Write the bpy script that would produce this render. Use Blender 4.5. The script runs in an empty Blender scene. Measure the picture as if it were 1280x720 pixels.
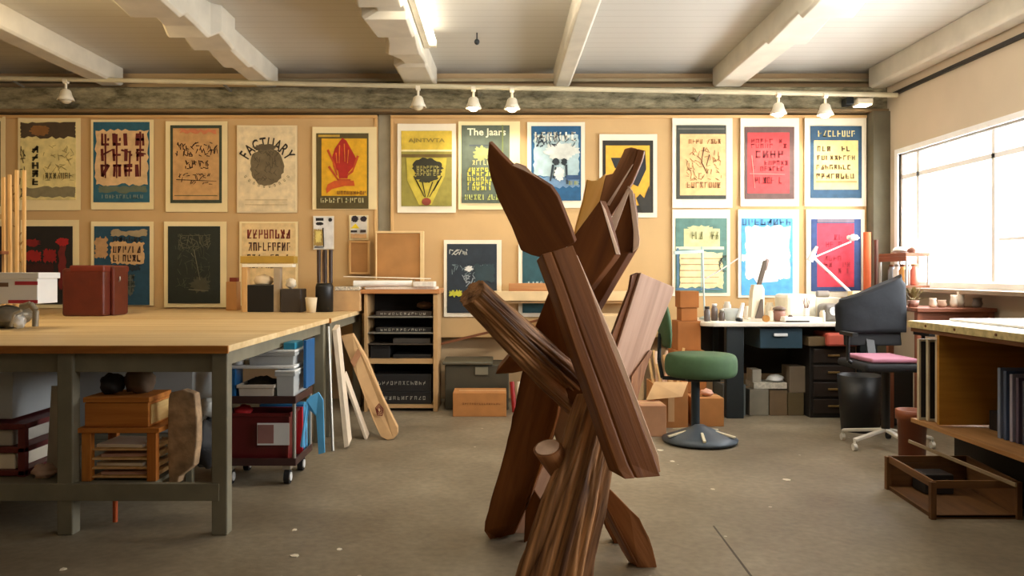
import bpy, math, random
from mathutils import Vector, Matrix, noise as mn

# ------------------------------------------------------------------ camera, light, exposure
S = bpy.context.scene
COL = S.collection
H = 1.25                       # eye height
cam_d = bpy.data.cameras.new('camera')
cam = bpy.data.objects.new('camera', cam_d); COL.objects.link(cam)
cam.location = (0, 0, H); cam.rotation_euler = (math.pi/2, 0, 0)
cam_d.sensor_width = 36; cam_d.lens = 36*1000/1280
cam_d.shift_x = 15/1280; cam_d.shift_y = -19/1280
cam_d.clip_start = 0.05; cam_d.clip_end = 200
S.camera = cam
S.view_settings.view_transform = 'Standard'
S.view_settings.look = 'None'
S.view_settings.gamma = 1
S.view_settings.use_curve_mapping = False
S.view_settings.exposure = 0.0

w = bpy.data.worlds.new('world'); S.world = w; w.use_nodes = True
bg = w.node_tree.nodes['Background']
bg.inputs[0].default_value = (0.93, 0.97, 1.0, 1); bg.inputs[1].default_value = 5.5

def lin(c):
    return tuple((v/255/12.92) if v/255 <= .04045 else ((v/255+.055)/1.055)**2.4 for v in c[:3])

def light(name, kind, loc, power, col=(1, 1, 1), rot=(0, 0, 0), size=None, size_y=None, spot=None, blend=.5, radius=.05, portal=False, parent=None):
    d = bpy.data.lights.new(name, kind); d.energy = power; d.color = col
    if kind == 'AREA':
        d.shape = 'RECTANGLE'; d.size = size; d.size_y = size_y or size
        d.cycles.is_portal = portal
    elif kind == 'SPOT':
        d.spot_size = spot; d.spot_blend = blend; d.shadow_soft_size = radius
    else:
        d.shadow_soft_size = radius
    o = bpy.data.objects.new(name, d); COL.objects.link(o); o.location = loc; o.rotation_euler = rot
    if parent: o.parent = parent; o.location = Vector(loc)-parent.location
    return o

WIN = [(3.85, 7.50), (1.9, 3.35)]      # window openings along the right wall
SILL, HEAD = 1.12, 2.36
for a, b in WIN:                                        # daylight portals in the openings
    light('window_portal', 'AREA', (3.93, (a+b)/2, (SILL+HEAD)/2), 1, rot=(0, math.pi/2, 0), size=HEAD-SILL, size_y=b-a, portal=True)
    light('window_daylight', 'AREA', (4.25, (a+b)/2, (SILL+HEAD)/2+.35), 175 if a > 3 else 130, (1, .98, .95), rot=(0, math.radians(72), 0), size=1.3, size_y=b-a)
    light('ground_bounce_daylight', 'AREA', (4.3, (a+b)/2, (SILL+HEAD)/2-.5), 165 if a > 3 else 45, (.95, .98, 1), rot=(0, math.radians(118), 0), size=1.2, size_y=b-a)
# unseen overhead lights: warm lamp over the left benches, the rest added fill
WARM = (1, .76, .42)
light('unseen_warm_light', 'AREA', (-3.1, 5.0, 3.0), 28, WARM, rot=(math.radians(38), 0, 0), size=.9, size_y=.3)
light('unseen_warm_light', 'AREA', (0.1, 4.9, 3.0), 36, (1, .88, .70), rot=(math.radians(42), 0, 0), size=1.2, size_y=.3)  # added fill aimed at the pinboards
light('unseen_warm_light', 'AREA', (2.3, 4.9, 3.0), 22, (1, .92, .80), rot=(math.radians(42), 0, 0), size=1.0, size_y=.3)  # added fill toward the right-hand prints
light('unseen_warm_light', 'AREA', (1.5, 0.5, 3.0), 26, (1, .86, .68), size=1.0, size_y=.4)  # added front fill over the camera, no fixture

# ------------------------------------------------------------------ materials
M = {}
def _base(name, rough, metal=0.0):
    m = bpy.data.materials.new(name); m.use_nodes = True
    nt = m.node_tree; b = nt.nodes['Principled BSDF']
    b.inputs['Roughness'].default_value = rough; b.inputs['Metallic'].default_value = metal
    return m, nt, b

def mat(name, c, rough=.6, var=.12, scale=6.0, bump=0.0, metal=0.0, spec=None, detail=4):
    """one colour with a procedural mottle"""
    if name in M: return M[name]
    m, nt, b = _base(name, rough, metal)
    c = lin(c)
    tc = nt.nodes.new('ShaderNodeTexCoord')
    n = nt.nodes.new('ShaderNodeTexNoise'); n.inputs['Scale'].default_value = scale; n.inputs['Detail'].default_value = detail
    nt.links.new(tc.outputs['Object'], n.inputs['Vector'])
    r = nt.nodes.new('ShaderNodeValToRGB')
    r.color_ramp.elements[0].position = .3; r.color_ramp.elements[1].position = .7
    r.color_ramp.elements[0].color = (*[x*(1-var) for x in c], 1)
    r.color_ramp.elements[1].color = (*[min(1, x*(1+var)) for x in c], 1)
    nt.links.new(n.outputs['Fac'], r.inputs['Fac']); nt.links.new(r.outputs['Color'], b.inputs['Base Color'])
    if bump:
        bp = nt.nodes.new('ShaderNodeBump'); bp.inputs['Strength'].default_value = bump; bp.inputs['Distance'].default_value = .02
        nt.links.new(n.outputs['Fac'], bp.inputs['Height']); nt.links.new(bp.outputs['Normal'], b.inputs['Normal'])
    if spec is not None: b.inputs['Specular IOR Level'].default_value = spec
    M[name] = m; return m

def wood(name, c1, c2, rough=.55, scale=14, stretch=.07, bump=.25, spec=.3):
    """grain runs along each piece (vector attribute 'grain')"""
    if name in M: return M[name]
    m, nt, b = _base(name, rough)
    b.inputs['Specular IOR Level'].default_value = spec
    at_ = nt.nodes.new('ShaderNodeAttribute'); at_.attribute_name = 'grain'
    mp = nt.nodes.new('ShaderNodeMapping'); mp.inputs['Scale'].default_value = (1, 1, stretch)
    nt.links.new(at_.outputs['Vector'], mp.inputs['Vector'])
    n = nt.nodes.new('ShaderNodeTexNoise'); n.inputs['Scale'].default_value = scale; n.inputs['Detail'].default_value = 6
    n.inputs['Distortion'].default_value = .6
    nt.links.new(mp.outputs['Vector'], n.inputs['Vector'])
    n2 = nt.nodes.new('ShaderNodeTexNoise'); n2.inputs['Scale'].default_value = scale*5; n2.inputs['Detail'].default_value = 3
    nt.links.new(mp.outputs['Vector'], n2.inputs['Vector'])
    mx = nt.nodes.new('ShaderNodeMath'); mx.operation = 'MULTIPLY_ADD'; mx.inputs[1].default_value = .35
    nt.links.new(n2.outputs['Fac'], mx.inputs[0]); nt.links.new(n.outputs['Fac'], mx.inputs[2])
    r = nt.nodes.new('ShaderNodeValToRGB')
    r.color_ramp.elements[0].position = .48; r.color_ramp.elements[1].position = .86
    r.color_ramp.elements[0].color = (*lin(c1), 1); r.color_ramp.elements[1].color = (*lin(c2), 1)
    nt.links.new(mx.outputs[0], r.inputs['Fac']); nt.links.new(r.outputs['Color'], b.inputs['Base Color'])
    bp = nt.nodes.new('ShaderNodeBump'); bp.inputs['Strength'].default_value = bump; bp.inputs['Distance'].default_value = .008
    nt.links.new(mx.outputs[0], bp.inputs['Height']); nt.links.new(bp.outputs['Normal'], b.inputs['Normal'])
    M[name] = m; return m

def glassy(name, c, alpha_mix=.35, rough=.15):
    if name in M: return M[name]
    m, nt, b = _base(name, rough)
    b.inputs['Base Color'].default_value = (*lin(c), 1)
    tr = nt.nodes.new('ShaderNodeBsdfTransparent'); mx = nt.nodes.new('ShaderNodeMixShader')
    mx.inputs[0].default_value = alpha_mix
    out = nt.nodes['Material Output']
    nt.links.new(tr.outputs[0], mx.inputs[1]); nt.links.new(b.outputs[0], mx.inputs[2]); nt.links.new(mx.outputs[0], out.inputs[0])
    M[name] = m; return m

def emis(name, c, s):
    if name in M: return M[name]
    m, nt, b = _base(name, .5)
    b.inputs['Base Color'].default_value = (*lin(c), 1)
    b.inputs['Emission Color'].default_value = (*lin(c), 1); b.inputs['Emission Strength'].default_value = s
    M[name] = m; return m

# ------------------------------------------------------------------ mesh builder (world coordinates)
class MB:
    def __init__(s): s.v = []; s.f = []; s.g = []; s.sm = []
    def _add(s, vs, fs, ax=None, smooth=False):
        k = len(s.v)
        vs = [Vector(p) for p in vs]
        if ax is None:
            lo = [min(p[i] for p in vs) for i in range(3)]; hi = [max(p[i] for p in vs) for i in range(3)]
            d = [hi[i]-lo[i] for i in range(3)]; i = d.index(max(d)); ax = Vector([1 if j == i else 0 for j in range(3)])
        ax = Vector(ax).normalized()
        q = ax.to_track_quat('Z', 'Y').inverted()
        off = Vector(((k*.37) % 5, (k*.71) % 5, 0))
        s.v += vs; s.g += [q @ p + off for p in vs]
        s.f += [[i+k for i in f] for f in fs]; s.sm += [smooth]*len(fs)
        return s
    def box(s, x0, x1, y0, y1, z0, z1, ax=None):
        return s._add([(x, y, z) for z in (z0, z1) for y in (y0, y1) for x in (x0, x1)],
                      [(0, 2, 3, 1), (4, 5, 7, 6), (0, 1, 5, 4), (2, 6, 7, 3), (0, 4, 6, 2), (1, 3, 7, 5)], ax)
    def obox(s, c, size, rot=(0, 0, 0), ax=None):
        R = Matrix.Rotation(rot[2], 3, 'Z') @ Matrix.Rotation(rot[1], 3, 'Y') @ Matrix.Rotation(rot[0], 3, 'X')
        c = Vector(c); h = [d/2 for d in size]
        vs = [c + R @ Vector((x*h[0], y*h[1], z*h[2])) for z in (-1, 1) for y in (-1, 1) for x in (-1, 1)]
        if ax is None:
            i = list(size).index(max(size)); ax = R @ Vector([1 if j == i else 0 for j in range(3)])
        return s._add(vs, [(0, 2, 3, 1), (4, 5, 7, 6), (0, 1, 5, 4), (2, 6, 7, 3), (0, 4, 6, 2), (1, 3, 7, 5)], ax)
    def tube(s, p0, p1, r0, r1=None, n=12, cap=True):
        r1 = r0 if r1 is None else r1
        p0 = Vector(p0); p1 = Vector(p1); d = (p1-p0).normalized()
        a = d.orthogonal().normalized(); b = d.cross(a)
        vs = []
        for p, r in ((p0, r0), (p1, r1)):
            vs += [p + (a*math.cos(2*math.pi*i/n) + b*math.sin(2*math.pi*i/n))*r for i in range(n)]
        fs = [(i, (i+1) % n, n+(i+1) % n, n+i) for i in range(n)]
        k = len(s.f); s._add(vs, fs, d, True)
        if cap:
            s._add(vs[:n], [tuple(reversed(range(n)))], d); s._add(vs[n:], [tuple(range(n))], d)
        return s
    def path(s, pts, r, n=8):
        for a, b in zip(pts, pts[1:]): s.tube(a, b, r, r, n)
        return s
    def bar(s, p0, p1, wx, wy, up=(0, 1, 0)):
        p0 = Vector(p0); p1 = Vector(p1); d = (p1-p0).normalized()
        a = d.cross(Vector(up)).normalized(); b = a.cross(d)
        vs = [p+a*(i*wx/2)+b*(j*wy/2) for p in (p0, p1) for j in (-1, 1) for i in (-1, 1)]
        return s._add(vs, [(0, 1, 3, 2), (4, 6, 7, 5), (0, 4, 5, 1), (2, 3, 7, 6), (0, 2, 6, 4), (1, 5, 7, 3)], d)
    def lathe(s, c, prof, n=24, cap=True, sx=1, sy=1):
        """profile [(r, z)...] about a vertical axis at c"""
        c = Vector(c); vs = []
        for r, z in prof: vs += [c+Vector((r*sx*math.cos(2*math.pi*i/n), r*sy*math.sin(2*math.pi*i/n), z)) for i in range(n)]
        fs = [(k*n+i, k*n+(i+1) % n, (k+1)*n+(i+1) % n, (k+1)*n+i) for k in range(len(prof)-1) for i in range(n)]
        if cap: fs += [tuple(reversed(range(n))), tuple((len(prof)-1)*n+i for i in range(n))]
        return s._add(vs, fs, (0, 0, 1), True)
    def prism(s, pts, off, ax=None):
        off = Vector(off); n = len(pts); pts = [Vector(p) for p in pts]
        nn = Vector((0, 0, 0))
        for i in range(n): nn += pts[i].cross(pts[(i+1) % n])
        if nn.dot(off) > 0: pts = pts[::-1]
        vs = pts + [p+off for p in pts]
        return s._add(vs, [tuple(range(n)), tuple(range(2*n-1, n-1, -1))] + [((i+1) % n, i, n+i, n+(i+1) % n) for i in range(n)], ax)
    def loft(s, rings, cap=True, ax=None, smooth=True):
        n = len(rings[0]); vs = [p for r in rings for p in r]
        fs = [(k*n+i, k*n+(i+1) % n, (k+1)*n+(i+1) % n, (k+1)*n+i) for k in range(len(rings)-1) for i in range(n)]
        if cap: fs += [tuple(reversed(range(n))), tuple((len(rings)-1)*n+i for i in range(n))]
        s._add(vs, fs, ax, smooth)
        if cap: s.sm[-1] = False; s.sm[-2] = False
        return s
    def blob(s, c, r, seed=0, amp=.2, freq=2.0, nu=20, nv=12, flat=None):
        c = Vector(c); vs = []
        for j in range(1, nv):
            th = math.pi*j/nv
            for i in range(nu):
                ph = 2*math.pi*i/nu
                d = Vector((math.sin(th)*math.cos(ph), math.sin(th)*math.sin(ph), math.cos(th)))
                k = 1+amp*mn.noise(d*freq+Vector((seed*3.1, seed, 0)))
                p = Vector((d.x*r[0], d.y*r[1], d.z*r[2]))*k
                vs.append(c+p)
        top = c+Vector((0, 0, r[2])); bot = c-Vector((0, 0, r[2]))
        m = len(vs); vs += [top, bot]
        fs = [(j*nu+i, (j+1)*nu+i, (j+1)*nu+(i+1) % nu, j*nu+(i+1) % nu) for j in range(nv-2) for i in range(nu)]
        fs += [(m, i, (i+1) % nu) for i in range(nu)] + [(m+1, (nv-2)*nu+(i+1) % nu, (nv-2)*nu+i) for i in range(nu)]
        if flat is not None: vs = [Vector((p.x, p.y, max(p.z, flat))) for p in vs]
        return s._add(vs, fs, None, True)
    def build(s, name, m, parent=None, bevel=0, kind=None, seg=2):
        me = bpy.data.meshes.new(name)
        if parent is None:
            xs = [p.x for p in s.v]; ys = [p.y for p in s.v]; zs = [p.z for p in s.v]
            o0 = Vector(((min(xs)+max(xs))/2, (min(ys)+max(ys))/2, min(zs)))
        else:
            r = parent
            while r.parent: r = r.parent
            o0 = r.location
        me.from_pydata([p-o0 for p in s.v], [], s.f)
        a = me.attributes.new('grain', 'FLOAT_VECTOR', 'POINT')
        a.data.foreach_set('vector', [x for p in s.g for x in p])
        me.polygons.foreach_set('use_smooth', s.sm)
        me.materials.append(m); me.update()
        o = bpy.data.objects.new(name, me); COL.objects.link(o)
        if parent is None: o.location = o0
        else: o.parent = parent
        if bevel:
            b = o.modifiers.new('bevel', 'BEVEL'); b.width = bevel; b.segments = seg; b.limit_method = 'ANGLE'; b.angle_limit = math.radians(40)
        if kind: o['kind'] = kind
        return o

def tag(o, label, cat, group=None):
    o['label'] = label; o['category'] = cat
    if group: o['group'] = group
    return o
def thing(name, loc, label, cat, group=None):
    o = bpy.data.objects.new(name, None); COL.objects.link(o); o.location = loc; o.empty_display_size = .05
    return tag(o, label, cat, group)
def kids(o): return [c for c in bpy.data.objects if c.parent == o]
def dup(root, loc, label=None, rotz=None):
    r = root.copy(); COL.objects.link(r); r.location = loc
    if label: r['label'] = label
    if rotz is not None: r.rotation_euler.z = rotz
    for ch in kids(root):
        c = ch.copy(); COL.objects.link(c); c.parent = r
        for g in kids(ch):
            d = g.copy(); COL.objects.link(d); d.parent = c
    return r
def P(px, py, Y):                                        # point of the place seen at a photo position, at distance Y
    return Vector(((px-625)*Y/1000, Y, H-(py-341)*Y/1000))
def X_(px, Y): return (px-625)*Y/1000
def Z_(py, Y): return H-(py-341)*Y/1000
def one(name, mb, m, label, cat, group=None, bevel=0):
    return tag(mb.build(name, m, None, bevel), label, cat, group)

# shared materials
white_paint = mat('white_paint', (225, 220, 208), .55)
cream_paper = mat('cream_paper', (238, 228, 205), .8, .04, 3)
black_plastic = mat('black_plastic', (15, 16, 18), .45)
dark_metal = mat('dark_metal', (38, 42, 46), .4, metal=.3)
steel = mat('steel', (170, 168, 160), .35, metal=.7)
carton = mat('carton', (172, 116, 62), .85, .1, 9)
carton_pale = mat('carton_pale', (196, 158, 112), .85, .1, 9)
bench_grey = mat('bench_grey_paint', (122, 117, 98), .6, .14, 7)
ply = wood('plywood_top', (204, 172, 120), (228, 202, 156), .5, 9, .06, .08)
ply_edge = wood('plywood_edge', (150, 92, 36), (188, 122, 52), .6, 12, .1, .1)
pine = wood('pine', (196, 150, 92), (226, 188, 132), .55, 12, .07, .12)
honey = wood('honey_wood', (168, 96, 34), (204, 132, 58), .5, 12, .07, .12)
brown_wood = wood('brown_wood', (96, 56, 34), (134, 84, 54), .5, 12, .07, .12)

# ------------------------------------------------------------------ the room
def struct(name, mb, m, bevel=0): return mb.build(name, m, None, bevel, 'structure')

# floor: worn grey concrete with stains, specks and a joint
m, nt, b = _base('concrete_floor', .5)
tc = nt.nodes.new('ShaderNodeTexCoord')
n1 = nt.nodes.new('ShaderNodeTexNoise'); n1.inputs['Scale'].default_value = .9; n1.inputs['Detail'].default_value = 8; n1.inputs['Roughness'].default_value = .62
n2 = nt.nodes.new('ShaderNodeTexNoise'); n2.inputs['Scale'].default_value = 26; n2.inputs['Detail'].default_value = 5
for n_ in (n1, n2): nt.links.new(tc.outputs['Object'], n_.inputs['Vector'])
r1 = nt.nodes.new('ShaderNodeValToRGB'); e = r1.color_ramp.elements
e[0].position = .32; e[0].color = (*lin((106, 94, 76)), 1); e[1].position = .68; e[1].color = (*lin((152, 140, 118)), 1)
r2 = nt.nodes.new('ShaderNodeValToRGB'); e = r2.color_ramp.elements
e[0].position = .3; e[0].color = (.82, .82, .82, 1); e[1].position = .7; e[1].color = (1.1, 1.1, 1.1, 1)
mul = nt.nodes.new('ShaderNodeMixRGB'); mul.blend_type = 'MULTIPLY'; mul.inputs[0].default_value = 1
nt.links.new(n1.outputs['Fac'], r1.inputs[0]); nt.links.new(n2.outputs['Fac'], r2.inputs[0])
nt.links.new(r1.outputs[0], mul.inputs[1]); nt.links.new(r2.outputs[0], mul.inputs[2])
vo = nt.nodes.new('ShaderNodeTexVoronoi'); vo.inputs['Scale'].default_value = 5.5; nt.links.new(tc.outputs['Object'], vo.inputs['Vector'])
lt = nt.nodes.new('ShaderNodeMath'); lt.operation = 'LESS_THAN'; lt.inputs[1].default_value = .055; nt.links.new(vo.outputs['Distance'], lt.inputs[0])
n3 = nt.nodes.new('ShaderNodeTexNoise'); n3.inputs['Scale'].default_value = 3; nt.links.new(tc.outputs['Object'], n3.inputs['Vector'])
gt = nt.nodes.new('ShaderNodeMath'); gt.operation = 'GREATER_THAN'; gt.inputs[1].default_value = .58; nt.links.new(n3.outputs['Fac'], gt.inputs[0])
mm = nt.nodes.new('ShaderNodeMath'); mm.operation = 'MULTIPLY'; nt.links.new(lt.outputs[0], mm.inputs[0]); nt.links.new(gt.outputs[0], mm.inputs[1])
sp = nt.nodes.new('ShaderNodeMixRGB'); sp.inputs[2].default_value = (*lin((190, 180, 160)), 1)
nt.links.new(mm.outputs[0], sp.inputs[0]); nt.links.new(mul.outputs[0], sp.inputs[1])
nt.links.new(sp.outputs[0], b.inputs['Base Color'])
rr = nt.nodes.new('ShaderNodeMapRange'); rr.inputs[3].default_value = .38; rr.inputs[4].default_value = .62
nt.links.new(n1.outputs['Fac'], rr.inputs[0]); nt.links.new(rr.outputs[0], b.inputs['Roughness'])
bp = nt.nodes.new('ShaderNodeBump'); bp.inputs['Strength'].default_value = .15; bp.inputs['Distance'].default_value = .01
nt.links.new(n2.outputs['Fac'], bp.inputs['Height']); nt.links.new(bp.outputs[0], b.inputs['Normal'])
floor_m = m
CEIL = 3.23
struct('floor', MB().box(-6, 4.3, -5, 8.2, -.2, 0), floor_m)
seam_m = mat('floor_joint', (88, 80, 68), .9)
struct('trim_1', MB().prism([(1.05, 3.95, 0), (1.058, 3.95, 0), (1.04, 3.3, 0), (.98, 1.5, 0), (.972, 1.5, 0), (1.03, 3.3, 0)], (0, 0, .0012)), seam_m)

# ceiling: painted boards running across
m, nt, b = _base('painted_ceiling_boards', .6)
tc = nt.nodes.new('ShaderNodeTexCoord')
wv = nt.nodes.new('ShaderNodeTexWave'); wv.bands_direction = 'Y'; wv.wave_profile = 'SAW'; wv.inputs['Scale'].default_value = 2.2; wv.inputs['Distortion'].default_value = .15
nt.links.new(tc.outputs['Object'], wv.inputs['Vector'])
rp = nt.nodes.new('ShaderNodeValToRGB'); e = rp.color_ramp.elements
e[0].position = 0; e[0].color = (*lin((182, 178, 168)), 1); e[1].position = .12; e[1].color = (*lin((201, 198, 190)), 1)
nt.links.new(wv.outputs['Fac'], rp.inputs[0]); nt.links.new(rp.outputs[0], b.inputs['Base Color'])
struct('ceiling', MB().box(-6, 4.3, -5, 8.2, CEIL, CEIL+.15), m)

beige_wall = mat('beige_wall_paint', (202, 186, 162), .75, .05, 2)
back_m = mat('beige_back_wall', (205, 178, 140), .8, .07, 2)
struct('wall_back', MB().box(-6, 4.3, 7.95, 8.15, 0, CEIL), back_m)
struct('wall_left', MB().box(-6, -5.8, -5, 8, 0, CEIL), back_m)
struct('wall_front', MB().box(-6, 4.3, -5, -4.8, 0, CEIL), beige_wall)
wr = MB(); XW = 3.74
wr.box(XW, 4.04, -5, 8.2, 0, SILL); wr.box(XW, 4.04, -5, 8.2, HEAD, CEIL)
ys = [-5]+[v for ab in sorted(WIN) for v in ab]+[8.2]
for i in range(0, len(ys), 2): wr.box(XW, 4.04, ys[i], ys[i+1], SILL, HEAD)
struct('wall_right', wr, beige_wall)

# windows: white casing, frame bars, glass
pane = glassy('window_glass', (240, 248, 255), .06, .02)
wframe = mat('white_window_paint', (242, 243, 243), .5, .03)
for i, (a, b_) in enumerate(WIN):
    t = MB()
    x0, x1 = XW+.02, XW+.10
    for z, hh in ((SILL, .05), (HEAD-.02, .02)): t.box(x0, x1, a, b_, z, z+hh)
    t.box(x0, x1, a, b_, 2.12, 2.165)
    k = max(2, int((b_-a)/1.1)); yy = b_
    cols = []
    y = b_-.30 if i == 0 else b_-.05
    while y > a: cols.append(y); y -= 1.10
    for j, y in enumerate(cols): t.box(x0, x1, y-.024, y+.024, SILL+.06, HEAD-.02)
    t.box(x0, x1, a, a+.04, SILL+.05, HEAD-.02); t.box(x0, x1, b_-.03, b_, SILL+.05, HEAD-.02)
    for j, y in enumerate(cols):
        if j: t.box(x0+.02, x1-.02, max(a+.06, y-1.07), y-.03, 1.49, 1.515)
    wf = t.build('window_%d' % (i+1), wframe, None, .004, 'structure')
    MB().box(XW+.055, XW+.061, a+.01, b_-.01, SILL+.01, HEAD-.01).build('pane', pane, wf)
    cs = MB()
    cs.box(XW-.015, XW+.02, a-.06, a, SILL, HEAD+.05); cs.box(XW-.015, XW+.02, b_, b_+.06, SILL, HEAD+.05)
    cs.box(XW-.015, XW+.02, a, b_, HEAD, HEAD+.05); cs.build('casing', wframe, wf, .004)
    struct('trim_%d' % (i+2), MB().box(XW-.22, XW, a-.1, b_+.08, SILL-.035, SILL), mat('sill_wood', (150, 128, 104), .5), .006)

# beams running towards the back wall
beam_m = mat('beam_plaster', (212, 205, 188), .65, .08, 5, .15)
def beam(n, sections):
    """sections: (Y, left, right, bottom, notch) lofted as a rough plastered beam"""
    rings = []
    for (Y, l, r, z) in sections:
        rings.append([Vector(p) for p in ((l, Y, CEIL), (l, Y, z+.02), (l+.02, Y, z), (r-.02, Y, z), (r, Y, z+.02), (r, Y, CEIL))])
    mb = MB(); mb.loft(rings, True, (0, 1, 0), False)
    return struct('trim_%d' % n, mb, beam_m, .006)
beam(10, [(-4.8, -3.88, -3.66, 3.05), (5.5, -3.88, -3.66, 3.05), (6.9, -3.87, -3.66, 3.05), (7.1, -3.87, -3.655, 3.055), (7.75, -3.87, -3.65, 3.06)])
rnd = random.Random(5)
def rough_beam(n, xl, xr, lumps):
    sec = []; last = (xl, xr, 3.05)
    for (Y, dl, dr, dz) in lumps: sec.append((Y, xl-dl, xr+dr, 3.05-dz))
    return beam(n, sec)
rough_beam(11, -2.37, -2.15, [(-4.8, 0, 0, 0), (4.6, 0, 0, 0), (5.0, .12, 0, .05), (5.42, .15, 0, .07), (5.50, .03, .0, .03), (5.7, .04, .0, .04), (5.86, .07, .03, .08), (5.92, .0, .09, .03),
                              (6.22, .03, .09, .07), (6.34, .0, .0, .0), (6.9, .03, .0, .03), (7.0, .0, .0, .0), (7.75, 0, 0, 0)])
rough_beam(12, -.86, -.63, [(-4.8, 0, 0, 0), (4.6, 0, 0, 0), (4.9, .05, 0, .04), (5.25, .09, 0, .06), (5.28, .0, .0, .0), (5.5, .0, 0, .0), (5.53, .10, 0, .05), (5.95, .07, 0, .05), (6.02, .01, 0, .0),
                            (6.2, .02, 0, .02), (6.45, .06, 0, .04), (6.75, .0, 0, .0), (6.95, -.02, 0, -.02), (7.0, .07, 0, .0), (7.75, .06, .02, 0)])
rough_beam(13, .52, .68, [(-4.8, 0, 0, 0), (7.75, 0, 0, 0)])
rough_beam(14, 2.06, 2.34, [(-4.8, 0, 0, 0), (4.9, 0, 0, 0), (5.15, 0, .05, .03), (5.5, 0, .10, .05), (5.55, 0, .0, .0), (5.8, 0, .02, .01), (6.2, 0, .05, .03), (6.25, 0, 0, 0), (7.75, 0, 0, 0)])
beam(15, [(-4.8, 3.57, XW, 3.03), (7.75, 3.57, XW, 3.03)])
struct('trim_16', MB().box(XW-.03, XW, -4.8, 7.6, 2.925, 2.955), mat('black_cable_track', (30, 26, 22), .5))

# rough concrete lintel over the pinboards, with a ledge strip
m, nt, b = _base('aged_concrete', .9)
tc = nt.nodes.new('ShaderNodeTexCoord'); mp = nt.nodes.new('ShaderNodeMapping'); mp.inputs['Scale'].default_value = (1, 1, 2.6)
n1 = nt.nodes.new('ShaderNodeTexNoise'); n1.inputs['Scale'].default_value = 5; n1.inputs['Detail'].default_value = 10; n1.inputs['Roughness'].default_value = .72
nt.links.new(tc.outputs['Object'], mp.inputs[0]); nt.links.new(mp.outputs[0], n1.inputs[0])
rp = nt.nodes.new('ShaderNodeValToRGB'); e = rp.color_ramp.elements
e[0].position = .34; e[0].color = (*lin((74, 68, 44)), 1); e[1].position = .68; e[1].color = (*lin((168, 158, 128)), 1)
nt.links.new(n1.outputs['Fac'], rp.inputs[0]); nt.links.new(rp.outputs[0], b.inputs['Base Color'])
bp = nt.nodes.new('ShaderNodeBump'); bp.inputs['Strength'].default_value = .8; bp.inputs['Distance'].default_value = .03
nt.links.new(n1.outputs['Fac'], bp.inputs['Height']); nt.links.new(bp.outputs[0], b.inputs['Normal'])
aged = m
struct('trim_17', MB().box(-5.8, XW, 7.72, 7.95, 2.83, 3.045), aged, .01)
struct('trim_18', MB().box(-5.8, XW, 7.69, 7.95, 2.80, 2.828), mat('ledge_strip', (120, 98, 66), .7), .003)
struct('trim_19', MB().box(-5.8, XW, 7.86, 7.95, 3.13, 3.16), mat('upper_moulding', (180, 164, 132), .7), .003)
pier = mat('grey_green_pier', (98, 92, 74), .85, .15, 5, .2)
struct('trim_20', MB().box(3.575, XW, 7.66, 7.95, 0, 2.80), pier, .006)
struct('trim_21', MB().box(-1.19, -1.07, 7.83, 7.95, 0, 2.80), mat('grey_post', (150, 142, 122), .8), .004)

# tan pinboards
tan = mat('tan_pinboard', (203, 168, 118), .9, .05, 3, .05)
YB = 7.80
def pinboard(x0, x1, label):
    mb = MB()
    mb.box(x0, x1, YB, 7.945, .62, 2.78)
    o = thing('pinboard', ((x0+x1)/2, YB, .62), label, 'pinboard', 'tan pinboards')
    mb.build('board', tan, o, .004)
    MB().box(x0, x1, YB-.022, YB, 2.755, 2.785).build('top_batten', pine, o, .002)
    for xx in (x0, x1-.028):
        MB().box(xx, xx+.028, YB-.012, YB, .62, 2.753).build('edge_batten', pine, o, .002)
    return o
pinboard(-5.75, -1.195, 'wide tan pinboard covering the back wall left of the grey post')
pinboard(-1.065, 3.57, 'tan pinboard covering the back wall right of the grey post')

# rail with wall-washer lamps
rail = thing('lamp_rail', (0, 7.5, 3.0), 'long cream pipe rail crossing the back wall below the beams', 'rail')
A, B_ = Vector((-5.75, 7.5, 3.095)), Vector((3.70, 7.45, 2.905))
MB().tube(A, B_, .022, n=14).build('pipe', mat('cream_pipe', (200, 190, 160), .45), rail)
def on_rail(x): t = (x-A.x)/(B_.x-A.x); return A.lerp(B_, t)
for x in (-4.6, -2.6, -.2, 1.9, 3.5):
    p = on_rail(x); MB().bar(p+Vector((0, 0, .0)), (x, 7.72, p.z-.03), .025, .012).build('bracket', steel, rail)
lamp_glow = emis('lamp_glow', (255, 236, 200), 14)
lamp_shell = mat('white_lamp_shell', (228, 220, 200), .4)
def rail_lamp(px, lit, label):
    x = X_(px, 7.5); p = on_rail(x)
    t = thing('spot_lamp', (x, p.y, p.z), label, 'lamp', 'spot lamps on the rail')
    MB().tube(p+Vector((0, 0, -.018)), p+Vector((0, 0, -.10)), .012).tube(p+Vector((-.02, 0, -.015)), p+Vector((.02, 0, -.015)), .028).build('hanger', lamp_shell, t)
    c = p+Vector((0, 0, -.2))
    MB().lathe(c, [(.03, .105), (.045, .09), (.055, .05), (.078, 0), (.074, 0), (.05, .05)], 20, False).build('shade', lamp_shell, t)
    MB().blob(c+Vector((0, 0, .012)), (.052, .052, .04), amp=0).build('bulb', lamp_glow if lit else mat('unlit_bulb', (215, 205, 180), .3), t)
    if lit:
        light('spot_beam', 'SPOT', c+Vector((0, 0, -.045)), lit, (1, .88, .70), rot=(math.radians(12), 0, 0), spot=math.radians(125), blend=.8, radius=.05, parent=t)
    return t
rail_lamp(83, 0, 'small spot lamp at the far left of the rail, above the dark topped yellow print')
rail_lamp(523, 0, 'unlit spot lamp on the rail beside the grey post')
rail_lamp(592, 22, 'lit spot lamp above the green print with yellow lettering')
rail_lamp(640, 22, 'lit spot lamp between the green print and the blue white print')
rail_lamp(971, 22, 'lit spot lamp above the red print with dark border')
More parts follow.
